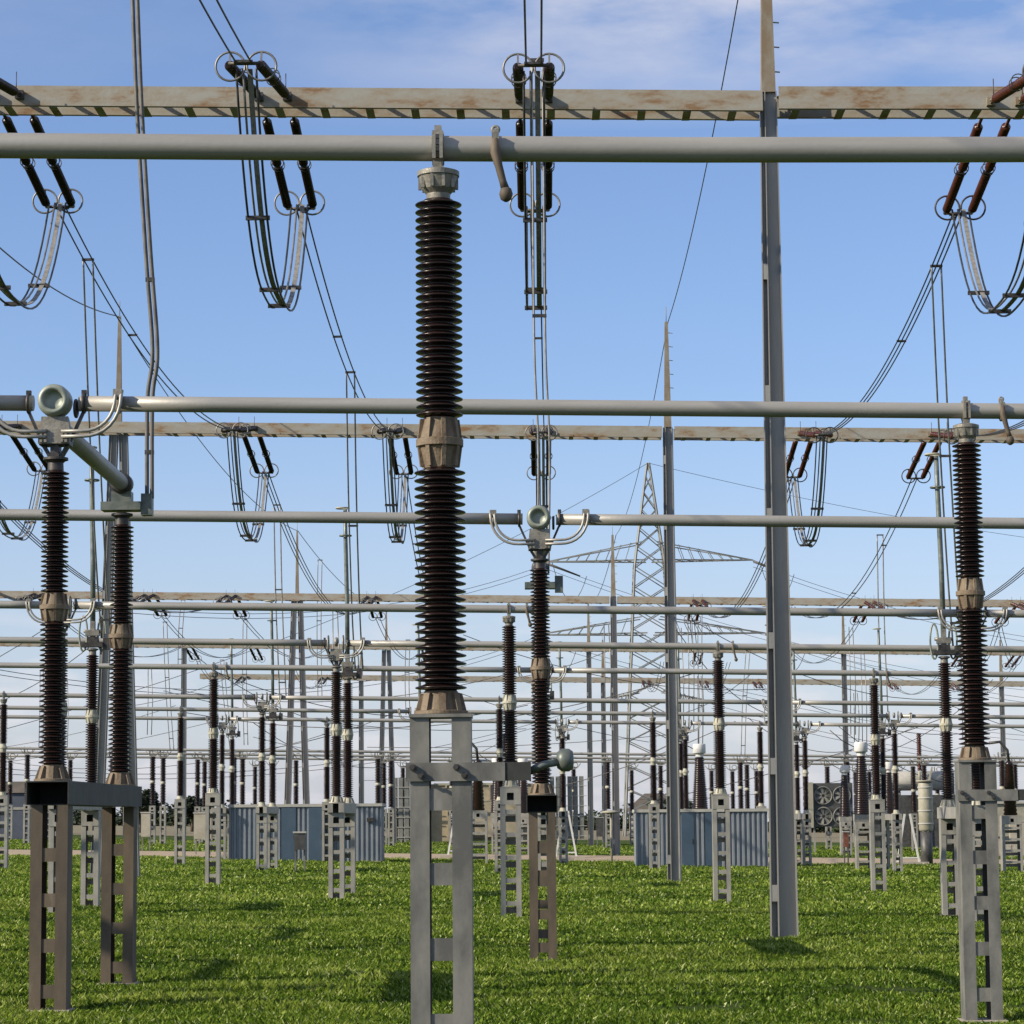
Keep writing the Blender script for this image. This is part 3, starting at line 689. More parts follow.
# gantry 3 phases
ZA3 = ZB3 + .19
K_strS = K_str
ph3 = {'a': 150, 'b': 232, 'c': 372, 'd': 697, 'e': 868, 'f': 1014, 'g': 40}
w3 = {'a': 'right of the far left posts', 'b': 'above the solitary left post', 'c': 'left of the centre post', 'd': 'between second and tall columns', 'e': 'right of the tall column', 'f': 'at the right edge', 'g': 'at the left edge'}
X3 = {}
for k, px in ph3.items():
    x = wx(px, G3, 598); X3[k] = x; z = ZA3 + gz(x); K = K_strR if k in 'def' else K_str
    K.place((x, G3 + .37, z), 'small insulator strings behind the third beam, %s' % w3[k], 'strain insulator pairs on the gantry beams')
    K.place((x, G3 - .37, z), 'small insulator strings in front of the third beam, %s' % w3[k], 'strain insulator pairs on the gantry beams', rz=PI)
pairs = [('b', -19.5, 'sagging across the left'), ('a', -24.5, 'sagging in from the left edge'), ('c', ph2['p1'], 'left of the centre post'), ('d', ph2['p4'], 'passing the tall column'), ('e', ph2['p5'] + 6.5, 'right of the tall column'), ('f', ph2['p5'] + 11, 'at the right edge')]
for k, xs_, w in pairs:
    q = Vector((X3[k], G3 - .4 - L, ZA3 + gz(X3[k]) - DROP)); p = Vector((xs_, G2 + .4 + L, ZA2 + gz(xs_) - DROP))
    bundle('overhead_conductor', 'overhead cable', p, q, 2.2, 'overhead cables from second to third beam, %s' % w, 'overhead cables between the gantries', sep=.12, r=.02, k=3, spacers=False)
COND['p2b'] = (Vector((ph2['p2'], G2 + 5.2, ZA2 - DROP)), Vector((ph2['p2'] - .5, G3 - 5.2, ZA3 - DROP)), 2.2)
COND['p5b'] = (Vector((ph2['p5'], G2 + 5.2, ZA2 + gz(12) - DROP)), Vector((ph2['p5'] + 1, G3 - 5.2, ZA3 + gz(12) - DROP)), 2.2)
for k, w in (('p2b', 'just left of the centre post'), ('p5b', 'beside the right edge post')):
    p, q, s_ = COND[k]; bundle('overhead_conductor', 'overhead cable', p, q, s_, 'overhead cables running back from the second beam, %s' % w, 'overhead cables between the gantries', sep=.09, r=.02, spacers=True)
# cables behind gantry 3, strings on 4 and 5
ZA4 = ZB4 + .2; ZA5 = ZB5 + .2
X4 = {}
for i, px in enumerate((187, 252, 330, 425, 700, 790, 965, 1020)):
    x = wx(px, G4, 652); z = ZA4 + gz(x); X4[i] = x; K = K_strR if px > 600 else K_str
    w = ['above the thin dark post on the left', 'above the solitary left post', 'over the left blue container', 'behind the centre post', 'over the right blue container', 'behind the tall column', 'by the right edge post', 'at the right edge'][i]
    K.place((x, G4 + .37, z), 'tiny insulator strings on the fourth beam, %s' % w, 'strain insulator pairs on the gantry beams')
    q = Vector((x, G4 - 1, z)); src = list(X3.values())[min(i, 5)] if False else min(X3.values(), key=lambda v: abs(v - x))
    p = Vector((src, G3 + .4 + L, ZA3 + gz(src) - DROP))
    bundle('overhead_conductor', 'overhead cable', p, q, 1.6, 'thin overhead cables from third to fourth beam, %s' % w, 'overhead cables between the gantries', sep=.12, r=.022, spacers=False, n=16)
for i, px in enumerate((245, 325, 440, 645, 702, 755, 888, 948)):
    x = wx(px, G5, 683); z = ZA5 + gz(x); K = K_strR if px > 560 else K_str
    w = ['left of the paired posts', 'above the left blue container', 'behind the centre post', 'in front of the pylon', 'above the right blue container', 'left of the tall column', 'above the white capped transformer', 'left of the right edge post'][i]
    K.place((x, G5 - .37, z), 'tiny insulator strings on the fifth beam, %s' % w, 'strain insulator pairs on the gantry beams', rz=PI)
    bundle('overhead_conductor', 'overhead cable', (x, G4 + 5, ZA4 + gz(x) - .6), (x, G5 - 5, z - .6), 1.3, 'thin overhead cables from fourth to fifth beam, %s' % w, 'overhead cables between the gantries', sep=.12, r=.022, spacers=False, n=14)

# droppers
def dropper(pts, label, r=.022, sep=.09, m='cable_light', k=2):
    pts = [Vector(p) for p in pts]; e = empty('dropper_cable', label, 'dropper cable', pts[0], 'dropper cables hanging from the overhead lines')
    # smooth by catmull-rom
    P = [pts[0]] + pts + [pts[-1]]; sm = []
    for i in range(1, len(P) - 2):
        for t in range(8):
            u = t / 8; a, b, c, d = P[i - 1], P[i], P[i + 1], P[i + 2]
            sm.append(.5 * ((2 * b) + (c - a) * u + (2 * a - 5 * b + 4 * c - d) * u * u + (3 * b - a - 3 * c + d) * u ** 3))
    sm.append(pts[-1])
    for j in range(k):
        o_ = (-1 + 2 * j / max(1, k - 1)) * sep if k > 1 else 0
        MB().tube([p - pts[0] + Vector((o_, 0, 0)) for p in sm], r, 6).build('wire', m, e)
    for f in (.0, .45, .9):
        c = sm[int(f * (len(sm) - 1))] - pts[0]; q = MB(); q.cbox(c, (2 * sep + .05, .05, .05)); q.build('spacer', 'steel_dark', e)
    return e
Yd = ROW['r2'] + GAPA; xd = disc_pos[('r2', 53)]
dropper([at_y(133, -60, Yd), at_y(139, 100, Yd), at_y(148, 250, Yd), at_y(155, 350, Yd), at_y(150, 400, Yd), (xd + .33, Yd, 5.80 + gz(xd))], 'thick twin dropper cable from the top edge to the far left disconnector', .027, .030, 'cable_mid')
Yd = ROW['r3'] + GAPA; xd = disc_pos[('r3', 541.5)]
dropper([at_y(537, 60, Yd), at_y(538.5, 200, Yd), at_y(540, 350, Yd), at_y(544, 450, Yd), (xd + .05, Yd, 5.9 + gz(xd))], 'twin dropper cable falling to the centre disconnector behind its round cap', .02, .09)
for key, r, px, pxs, lab in (('p1', 'r4', 60, (96, 97), 'thin twin dropper falling past the far left disconnector'), ('p4', 'r4', 976, (933, 935), 'twin dropper falling beside the right edge post'), ('p2', 'r5', 336.5, (353, 353), 'thin twin dropper falling to the disconnector before the left container')):
    Yd = ROW[r] + 3.9; xd = disc_pos[(r, px)]; t = on_cond(key, Yd - (4 if r == 'r4' else 5))
    dropper([t, t.lerp(Vector((xd + .2, Yd, 5.95)), .4), t.lerp(Vector((xd + .25, Yd, 6.0)), .8), (xd + .3, Yd, 5.85 + gz(xd))], lab, .02, .10, k=2)
xs_ = ph2['p2'] ; 
for i, (px0, py0, px1, py1, Y, lab) in enumerate(((277, 505, 283, 700, ROW['r7'] + 3.9, 'thin dropper falling to the paired posts before the left container'), (880, 535, 885, 712, ROW['r8'] + 3.9, 'thin dropper falling to the crowded disconnector on the right'),
        (183, 600, 180, 665, 165, 'thin dropper below the third beam on the left, near the upright steel column'), (245, 620, 246, 745, 170, 'thin dropper above the solitary left post'), (165, 622, 172, 750, 172, 'thin dropper left of the solitary left post'),
        (222, 660, 232, 750, 185, 'thin slanting dropper right of the solitary left post'), (700, 610, 702, 715, 160, 'thin dropper between the second and tall columns'), (748, 650, 743, 755, 170, 'thin dropper left of the tall column'), (408, 640, 408, 715, 165, 'thin dropper left of the centre post, low'), (320, 560, 320, 700, 160, 'thin dropper right of the A shaped leg'))):
    dropper([at_y(px0, py0, Y), at_y((px0 + px1) / 2 - 1, (py0 + py1) / 2, Y), at_y(px1, py1, Y)], lab, .028, .12, k=2)
# thin wires and droppers of the far bays
rw = random.Random(21)
for i in range(34):
    Y = rw.uniform(125, 235); x0 = rw.uniform(-.19, .17) * Y; ln = rw.uniform(6, 26) * rw.choice((-1, 1)); dy = rw.uniform(5, 28); h0 = rw.uniform(7, 12.5); h1 = h0 - rw.uniform(.5, 5)
    p = Vector((x0, Y, gz(x0) + h0)); q = Vector((x0 + ln, Y + dy, gz(x0 + ln) + h1)); o = MB().tube([w - p for w in wire_pts(p, q, rw.uniform(.3, 1.6), 12)], .022, 5).build('connecting_wire', 'cable_dark', loc=p)
    tag(o, 'thin dark wire slanting between the far bays behind the busbars', 'wire', 'thin wires strung between the far bays')
for i in range(26):
    Y = rw.uniform(115, 215); x0 = rw.choice((-.18, -.15, -.11, -.07, .03, .055, .09, .12, .16)) * Y + rw.uniform(-1, 1); t = rw.uniform(9.5, 13.5); b_ = rw.uniform(6.2, 7.0)
    p = Vector((x0, Y, gz(x0) + b_)); e = empty('dropper_cable', 'thin pale upright dropper hanging among the far bays', 'dropper cable', p, 'thin droppers of the far bays')
    for o_ in (-.13, .13): MB().tube([(o_, 0, 0), (o_ * 1.1 + .05, 0, (t - b_) * .5), (o_ * .8, 0, t - b_)], .026, 5).build('wire', 'cable_light', e)
# earth wires
def earth(p, q, sag, lab, r=.014):
    p = Vector(p); q = Vector(q); o = MB().tube([w - p for w in wire_pts(p, q, sag, 24)], r, 5).build('earth_wire', 'cable_dark', loc=p); tag(o, lab, 'earth wire', 'thin earth wires between the column tops')
pk1 = Vector((xp, G1, PEAK + gz(xp) + .4)); pk2 = at_y(668, 322, G2); pk2l = at_y(117, 316, G2); pk3 = at_y(616, 535, G3); pk3l = at_y(298, 531, G3)
earth(pk1, pk2, .8, 'thin earth wire slanting down from the top edge to the second column tip'); earth(pk2, pk3, 1.2, 'thin earth wire from the second column tip back to the third gantry')
earth(at_y(-170, 60, G1), pk2l, .9, 'thin earth wire from the left edge to the A shaped leg tip', .02); earth(pk2l, pk3l, 1.2, 'thin earth wire from the left A shaped leg tip back to the next one', .018)
earth(pk3, at_y(591, 604, G4), .8, 'earth wire running back from the third gantry spike', .02); earth(pk3l, at_y(387, 612, G4), .8, 'earth wire running back from the left spike of the third gantry', .02)

# ------------------------------------------------------------------ far equipment
def small_post_fn():
    e = empty('post_insulator', '', 'insulator post'); top = 2.6
    stand(e, top, 'galvanised_light', 2, w=.42, fl=.12)
    for a, b in ((top + .1, 4.1), (4.3, 5.9)):
        MB().lathe(shed_profile(a, b, .13, .21, pitch=.11, lod=2), 10).build('insulator_section', 'porcelain', e)
    k = MB(); k.lathe([(.15, 4.1), (.18, 4.15), (.18, 4.25), (.15, 4.3)], 10); k.build('middle_fitting', 'cast_cream', e)
    k = MB(); k.box(-.22, .22, -.1, .1, 5.92, 6.02); k.torus((-.2, 0, 6.25), .17, .03, 'x', 12, 5); k.torus((.15, 0, 6.22), .18, .03, 'y', 12, 5); k.tube([(-.5, 0, 6.3), (-.3, 0, 6.05), (.3, 0, 6.0), (.55, 0, 6.35)], .03, 5); k.build('top_contact', 'cast_aluminium', e)
    return e
K_small = Kind(small_post_fn)
far = [(152.5, 182, 'left of the pair'), (163, 186, 'right of the pair'), (197.5, 190, ''), (204.5, 196, ''), (234, 182, ''), (242.5, 186, ''), (112, 190, ''), (27, 180, ''), (70, 196, ''), (10, 200, ''), (378, 182, ''), (391, 188, ''), (384, 196, ''), (741, 182, ''), (747.5, 190, ''), (806, 200, ''), (848, 178, ''), (608, 186, ''), (661, 196, ''), (681, 190, ''), (828, 194, ''), (914, 190, ''), (1003, 170, ''), (1016, 180, ''), (925, 186, ''), (296, 190, ''), (452, 196, ''), (520, 204, '')]
farw = ['left of a close pair right of the far left posts', 'right of a close pair right of the far left posts', 'first of two behind the solitary left post', 'second of two behind the solitary left post', 'left one above the left end of the left container', 'right one above the left end of the left container', 'behind the far left disconnector legs', 'near the dark blue shed on the left', 'beside the dark blue shed on the left', 'at the left edge in front of the trees', 'left of three before the left radiator', 'right of three before the left radiator', 'middle of three before the left radiator', 'left of two above the right container', 'right of two above the right container', 'just left of the cooling fans', 'right of the cooling fans', 'beside the slim gantry columns right of the right radiator', 'before the pylon base', 'beside the second column above the right container', 'in front of the cooling fans', 'behind the crowded disconnector on the right', 'left of two at the right edge', 'right of two at the right edge', 'behind the cream tank on the right', 'between the A shaped legs over the left container', 'behind the centre post legs', 'between centre post and centre disconnector, far back']
for (px, Y, _), w in zip(far, farw):
    x = X_at(px, Y, 3); K_small.place(ground_at(x, Y), 'small far dark insulator post, %s' % w, 'far dark insulator posts at the back of the yard')

for px, Y in ((48, 210), (58, 215), (126, 214), (214, 212), (255, 216), (272, 214), (338, 212), (403, 215), (506, 216), (574, 213), (632, 215), (672, 212), (712, 214), (733, 216), (757, 213), (856, 214), (870, 212), (884, 215), (899, 213), (938, 216), (953, 212), (990, 214)):
    x = X_at(px, Y, 3); K_small.place(ground_at(x, Y), 'tiny dark insulator post in the farthest crowded row', 'insulator posts of the farthest row')
def ct_fn():
    e = empty('current_transformer', '', 'current transformer')
    stand(e, 2.3, 'galvanised_light', 1, w=.75, d=.7, fl=.12)
    MB().box(-.42, .42, -.38, .38, 2.325, 2.62).build('base_tank', 'galvanised_light', e)
    n = 26; pr = []
    for i in range(n):
        t = i / n; rr = .44 - .20 * t; z = 2.62 + t * 2.75; pr += [(rr - .07, z), (rr, z + .04), (rr - .005, z + .06)]
    pr.append((.19, 5.38)); MB().lathe(pr, 20).build('insulator_cone', 'porcelain', e)
    k = MB(); k.lathe([(.20, 5.38), (.20, 5.5), (.27, 5.55)], 16, smooth=False); k.lathe([(.31, 5.56), (.33, 5.6), (.33, 5.98), (.30, 6.03)], 20); k.build('head_cap', 'white_paint', e)
    k = MB(); k.tube([(-.33, 0, 5.8), (-.9, 0, 6.1), (-1.5, 0, 6.6)], .025, 6); k.build('terminal_lead', 'cable_dark', e)
    return e
K_ct = Kind(ct_fn)
for px, Y, lab in ((700, 118, 'tapered dark current transformer with white cap behind the right blue container'), (862, 113, 'tapered dark current transformer with white cap right of the cooling fans'), (497, 150, 'current transformer with white cap half hidden behind the slim centre post'), (523, 150, 'current transformer with white cap just left of the brown legged disconnector'), (889, 150, 'far current transformer with white cap behind the crowded disconnector on the right'), (845, 160, 'far current transformer with white cap beside the cooling fans')):
    x = X_at(px, Y, 3); K_ct.place(ground_at(x, Y), lab, 'white capped current transformers', scale=(.85, .85, .88))
def term_fn():
    e = empty('cable_termination', '', 'cable termination'); stand(e, 2.3, 'galvanised_light', 2, w=.8, d=.7, fl=.1)
    pr = []
    for i in range(14):
        t = i / 14; rr = .30 - .12 * t; z = 2.33 + t * 2.2; pr += [(rr - .04, z), (rr, z + .05)]
    pr.append((.1, 4.55)); MB().lathe(pr, 14).build('insulator_cone', 'porcelain', e)
    MB().tube([(0, 0, 4.5), (-.05, 0, 5.0), (-.35, 0, 5.35), (-.8, 0, 5.3)], .06, 8).build('cable', 'steel_dark', e)
    return e
K_term = Kind(term_fn); x = X_at(478, 118, 3); K_term.place(ground_at(x, 118), 'black tapered cable termination with curved top cable, right of the centre post legs')
x = X_at(1010, 112, 3); K_term.place(ground_at(x, 112), 'black tapered cable termination at the right edge under the cross channel')

# blue containers
def container(px0, px1, pyb, h, lab, D=2.6):
    p = on_ground((px0 + px1) / 2, pyb); Y = p.y; xa = X_at(px0, Y, 1); xb = X_at(px1, Y, 1); xc = (xa + xb) / 2; w = xb - xa
    e = empty('equipment_container', lab, 'container', ground_at(xc, Y), 'blue ribbed equipment containers')
    def corr(n0, n1, fn):
        m = MB(); n = int((n1 - n0) / .215); st = (n1 - n0) / n; pts = []
        for i in range(n):
            b = n0 + i * st; pts += [(b, 0), (b + .12 * st / .3, 0), (b + .15 * st / .3, .07), (b + .27 * st / .3, .07)]
        pts.append((n1, 0))
        for (a, da), (b_, db) in zip(pts[:-1], pts[1:]): m.quadprism([fn(a, da, .02), fn(b_, db, .02), fn(b_, .12, .02), fn(a, .12, .02)], [fn(a, da, h), fn(b_, db, h), fn(b_, .12, h), fn(a, .12, h)])
        return m
    corr(-w / 2, w / 2, lambda s_, d, z: (s_, d, z)).build('wall', 'cabinet_blue', e)
    corr(-w / 2, w / 2, lambda s_, d, z: (s_, D - d, z)).build('wall', 'cabinet_blue', e)
    corr(.13, D - .13, lambda s_, d, z: (-w / 2 + d + .0, s_, z)).build('wall', 'cabinet_blue', e)
    corr(.13, D - .13, lambda s_, d, z: (w / 2 - d - .0, s_, z)).build('wall', 'cabinet_blue', e)
    for f0 in (.345, .525):
        d_ = MB(); d_.box(-w / 2 + w * f0, -w / 2 + w * (f0 + .095), -.035, -.004, .06, h - .03); dr = d_.build('door', 'cabinet_dark', e)
        MB().box(-w / 2 + w * (f0 + .08), -w / 2 + w * (f0 + .088), -.06, -.036, 1.0, 1.2).build('handle', 'steel_dark', dr)
    r = MB(); r.box(-w / 2 - .06, w / 2 + .06, -.06, D + .06, h + .003, h + .13); rf = r.build('roof', 'roof_grey', e)
    MB().box(-w / 2 - .02, w / 2 + .02, .0, D, -.3, .017).build('plinth', 'concrete', e)
    return e, w
e1, w1 = container(229, 381, 862, 2.42, 'left blue ribbed container standing behind the paired disconnector posts')
b = MB(); b.box(w1 / 2 - .62, w1 / 2 - .32, -.14, -.003, 1.75, 1.92); b.build('wall_lamp', 'steel_dark', e1)
e2, w2_ = container(636, 768, 867, 2.36, 'right blue ribbed container between the second column and the tall column')

# small round topped post near the columns, grounding A stand
def table_fn():
    e = empty('vent_post', '', 'vent post'); k = MB(); k.tube([(0, 0, -.2), (0, 0, 2.25)], .05, 8); k.build('pole', 'cream_paint', e)
    k = MB(); k.lathe([(.1, 2.25), (.45, 2.3), (.45, 2.36), (.1, 2.42)], 18); k.build('round_top', 'cream_paint', e); return e
Kt = Kind(table_fn); x = X_at(611.5, 124, 1); Kt.place(ground_at(x, 124), 'slim cream post with flat round top between the thin columns and the right container')
def astand_fn():
    e = empty('a_frame_stand', '', 'stand')
    for s_ in (-1, 1): MB().bar((s_ * .55, 0, -.1), (s_ * .12, 0, 2.4), .09, .09).build('leg', 'white_paint', e)
    MB().bar((-.5, 0, .35), (.5, 0, .35), .06).build('crossbar', 'white_paint', e)
    MB().box(-.9, .9, -.5, .5, -.3, .16).build('footing', 'concrete', e)
    return e
Ka = Kind(astand_fn); x = X_at(566, 135, 1); Ka.place(ground_at(x, 135), 'white A shaped stand on a pale concrete footing before the right radiator', 'white A shaped stands')
x = X_at(908, 128, 1); Ka.place(ground_at(x, 128), 'white A shaped stand on a pale footing before the cream tank', 'white A shaped stands')
x = X_at(458, 137, 1); Ka.place(ground_at(x, 137), 'white A shaped stand on a footing seen between the centre post legs', 'white A shaped stands')

# power transformers
def radiator(parent, x0, x1, h0, h1, y=0):
    e = MB(); n = int((x1 - x0) / .42); st = (x1 - x0) / n
    for i in range(n): e.box(x0 + i * st, x0 + i * st + st * .72, y, y + 1.4, h0, h1)
    o = e.build('radiator', 'radiator_grey', parent); m = MB(); z = h0 + .2
    while z < h1: m.box(x0 - .1, x1 + .1, y - .06, y - .002, z, z + .05); z += .75
    m.build('radiator_rail', 'roof_grey', o)
Yt = 205.0; xt = X_at(488, Yt, 2)
e = empty('power_transformer', 'large tan power transformer between two slatted grey radiators, behind the centre posts', 'transformer', ground_at(xt, Yt))
s_ = Yt / F
t = MB(); t.box(-59 * s_, 45 * s_, .5, 5.5, .3, 4.6); t.box(-40 * s_, 30 * s_, .0, .498, .6, 3.4); t.build('tank', 'tank_tan', e)
for i in range(7): 
    xx = -57 * s_ + i * 1.1; MB().box(xx, xx + .12, .36, .497, 3.45, 4.5).build('stiffener', 'tank_tan', e)
MB().box(-54 * s_, 40 * s_, .38, .495, 4.5, 4.66).build('rim', 'cream_paint', e)
c = MB(); c.box(-38 * s_, -28 * s_, -.5, -.003, .4, 3.1); cb = c.build('control_cabinet', 'fan_grey', e); MB().box(-36.5 * s_, -32 * s_, -.52, -.503, 1.9, 2.3).build('nameplate', 'white_paint', cb)
radiator(e, -95 * s_, -59 * s_, .4, 5.1); radiator(e, 56 * s_, 97 * s_, .4, 5.1)
for bx in (-2, 1.2):
    k = MB(); k.lathe([(.4, 4.6), (.4, 5.9), (.3, 6.0)], 16); k.build('bushing_turret', 'cream_paint', e, (bx, 2.4, 0)); k = MB(); k.lathe(shed_profile(6.0, 8.4, .16, .26, .14, 1), 12); k.build('bushing', 'porcelain', e, (bx, 2.4, 0))
Yt = 190.0; xt = X_at(905, Yt, 2); s_ = Yt / F
e = empty('power_transformer', 'power transformer on the right with a pale horizontal conservator tank on top', 'transformer', ground_at(xt, Yt))
t = MB(); t.box(-30 * s_, 105 * s_, .4, 4.5, .3, 3.9); t.build('tank', 'fan_grey', e)
MB().tube([(-1.9, 2, 4.9), (-1.85, 2, 4.9), (3.6, 2, 4.9), (3.65, 2, 4.9)], [.4, .68, .68, .4], 20).build('conservator', 'roof_grey', e)
for bx in (1.25,):
    k = MB(); k.lathe(shed_profile(5.6, 8.2, .12, .19, .13, 1), 10); k.build('bushing', 'porcelain_red_lit', e, (bx, 1, 0))
x = X_at(926, 128, 2)
k = empty('oil_tank', 'cream vertical banded cylinder tank at the right, left of the right edge post', 'tank', ground_at(x, 128))
m = MB(); m.lathe([(.30, 1.6), (.34, 1.7), (.34, 3.8), (.30, 3.9)], 24); m.build('shell', 'cream_paint', k)
m = MB(); [m.lathe([(.345, z), (.37, z + .02), (.37, z + .07), (.345, z + .09)], 24) for z in (1.9, 2.5, 3.1, 3.6)]; m.build('band', 'roof_grey', k)
m = MB(); m.lathe([(.28, -.2), (.28, 1.58)], 16); m.build('pedestal', 'fan_grey', k)
m = MB(); m.lathe([(.42, 3.91), (.42, 3.98)], 20); m.tube([(-.25, 0, 3.9), (-.25, 0, 4.4)], .06, 6); m.bar((.2, 0, 3.98), (.35, 0, 4.6), .08); m.build('lid', 'cream_paint', k)
# fans
Yf = 175; xf0 = X_at(809, Yf, 3); sF = Yf / F
e = empty('cooling_fan_bank', 'cream cooler with four round fans just right of the tall grey column', 'cooler', ground_at(xf0, Yf))
zt, zb_ = 4.2, 1.7
m = MB(); m.box(0, .28, 0, 1, zb_ - .1, zt + .3); m.build('side_panel', 'cream_paint', e)
m = MB(); m.box(.28, 2.85, .25, .95, zb_ - .05, zt + .25); m.build('housing', 'fan_grey', e)
for cx in (.95, 2.15):
    for cz in (zb_ + .62, zb_ + 1.95):
        f = MB(); f.torus((cx, .18, cz), .56, .045, 'y', 28, 6); ff = f.build('fan', 'galvanised', e)
        m = MB()
        for a in range(7):
            t = a * 2 * PI / 7; u = Vector((math.cos(t), 0, math.sin(t))); v = Vector((-math.sin(t), 0, math.cos(t))); c0 = Vector((cx, .19, cz))
            m.quadprism([c0 + u * .1 - v * .05, c0 + u * .5 - v * .12 + Vector((0, .04, 0)), c0 + u * .5 + v * .10 - Vector((0, .03, 0)), c0 + u * .1 + v * .05], [c0 + u * .1 - v * .05 + Vector((0, .01, 0)), c0 + u * .5 - v * .12 + Vector((0, .05, 0)), c0 + u * .5 + v * .10 - Vector((0, .02, 0)), c0 + u * .1 + v * .05 + Vector((0, .01, 0))])
        m.build('fan_blades', 'galvanised', ff)
for lx in (.3, 2.6): MB().box(lx, lx + .12, .4, .52, -.2, zb_ - .05).build('leg', 'galvanised_light', e)
x = X_at(1003, 168, 3)
e = empty('control_kiosk', 'pale cream kiosk with a small roof at the right edge behind the posts', 'kiosk', ground_at(x, 168)); MB().box(-2, 2, 0, 3, 1.2, 3.2).build('wall', 'cream_paint', e); MB().box(-2.15, 2.15, -.15, 3.15, 3.203, 3.35).build('roof', 'roof_grey', e); MB().box(-1.9, 1.9, .1, 2.9, -.3, 1.197).build('plinth', 'concrete', e)
# shed left
x = X_at(24, 210, 2)
e = empty('shed', 'dark blue shed with a pale band at the far left behind the posts', 'shed', ground_at(x, 210))
MB().box(-1.9, 1.6, 0, 5, -.3, 3.6).build('wall', 'slate_blue', e); MB().box(-1.92, 1.62, -.05, -.003, 2.3, 2.5).build('stripe', 'galvanised_light', e); MB().quadprism([(-2.1, -.2, 3.61), (1.8, -.2, 3.61), (1.8, 5.2, 3.61), (-2.1, 5.2, 3.61)], [(-1.7, 1.2, 4.5), (1.4, 1.2, 4.5), (1.4, 3.8, 4.5), (-1.7, 3.8, 4.5)]).build('roof', 'roof_tile', e)
# marker posts cabinets
def kiosk(px, Y, lab, m='cream_paint', w=.5, h=1.3):
    x = X_at(px, Y, 1); e = empty('control_cabinet', lab, 'cabinet', ground_at(x, Y), 'small cabinets on legs in the yard')
    MB().box(-w / 2, w / 2, -.2, .2, .8, .8 + h).build('body', m, e); MB().box(-w / 2 - .04, w / 2 + .04, -.24, .24, .803 + h, .86 + h).build('lid', 'roof_grey', e)
    for s_ in (-1, 1): MB().box(s_ * w * .4 - .03, s_ * w * .4 + .03, -.05, .05, -.2, .797).build('leg', 'galvanised', e)
kiosk(203, 140, 'small cream cabinet just left of the solitary left post stand', w=.9); kiosk(146, 150, 'small pale cabinet right of the far left posts'); kiosk(300, 98, 'small grey drive box on the stand before the left container', 'fan_grey', .4, .6)
kiosk(600, 190, 'small grey cabinet near the slim columns', 'fan_grey'); kiosk(1018, 150, 'small cream cabinet at the right edge', w=.9); kiosk(846, 130, 'small rust red box on a leg left of the white capped transformer', 'red_paint', .22, .7)

# ------------------------------------------------------------------ lattice pylon
YP = 330.0
pt = at_y(648, 463, YP); xP = pt.x; HP = pt.z - gz(xP); kp = F / YP
e = empty('lattice_pylon', 'tall lattice steel pylon with wide cross arms standing far behind the yard', 'pylon', ground_at(xP, YP))
def wz(z):  # half width
    t = z / HP; return (3.2 * (1 - t / .62) + 1.5 * t / .62) / 1 if t < .62 else (2.35 * 0 + 2.05 * (1 - (t - .62) / .38) * .95 + .12)
def wz(z):
    t = z / HP
    if t < .72: return 3.5 + (1.95 * .95 - 3.5) * t / .72
    return 1.85 + (.12 - 1.85) * (t - .72) / .28
m = MB(); nz = 18; zs = [HP * (1 - (1 - i / nz) ** 1.15) for i in range(nz + 1)]
for sx in (-1, 1):
    for sy in (-1, 1):
        for a, b_ in zip(zs[:-1], zs[1:]): m.bar((sx * wz(a), sy * wz(a), a), (sx * wz(b_), sy * wz(b_), b_), .20)
m.build('leg', 'pylon_steel', e)
m = MB()
for i, (a, b_) in enumerate(zip(zs[:-1], zs[1:])):
    A, B = wz(a), wz(b_)
    for (p, q) in (((-1, -1), (1, -1)), ((1, -1), (1, 1)), ((1, 1), (-1, 1)), ((-1, 1), (-1, -1))):
        m.bar((p[0] * A, p[1] * A, a), (q[0] * B, q[1] * B, b_), .12); m.bar((q[0] * A, q[1] * A, a), (p[0] * B, p[1] * B, b_), .12)
m.build('bracing', 'pylon_steel', e)
def zpix(py): return at_y(648, py, YP).z - gz(xP)
arms = [(561, 543, 104), (634, 618, 115), (702, 692, 60)]
for py, pyt, wpx in arms:
    z = zpix(py); zt_ = zpix(pyt); Lh = wpx / kp
    for s_ in (-1, 1):
        m = MB(); w = wz(z); T = Vector((s_ * Lh, 0, z))
        for sy in (-1, 1):
            m.bar((s_ * w * .2, sy * w, z), T, .16); m.bar((s_ * w * .5, sy * w, zt_), T, .13)
            for k in range(1, 9):
                t = k / 9; a = Vector((s_ * w, sy * w, z)).lerp(T, t); b_ = Vector((s_ * w, sy * w, zt_)).lerp(T, t - .06); m.bar(a, b_, .075)
                c = Vector((s_ * w, -sy * w, z)).lerp(T, t - .1); m.bar(a, c, .07)
        m.build('cross_arm', 'pylon_steel', e)
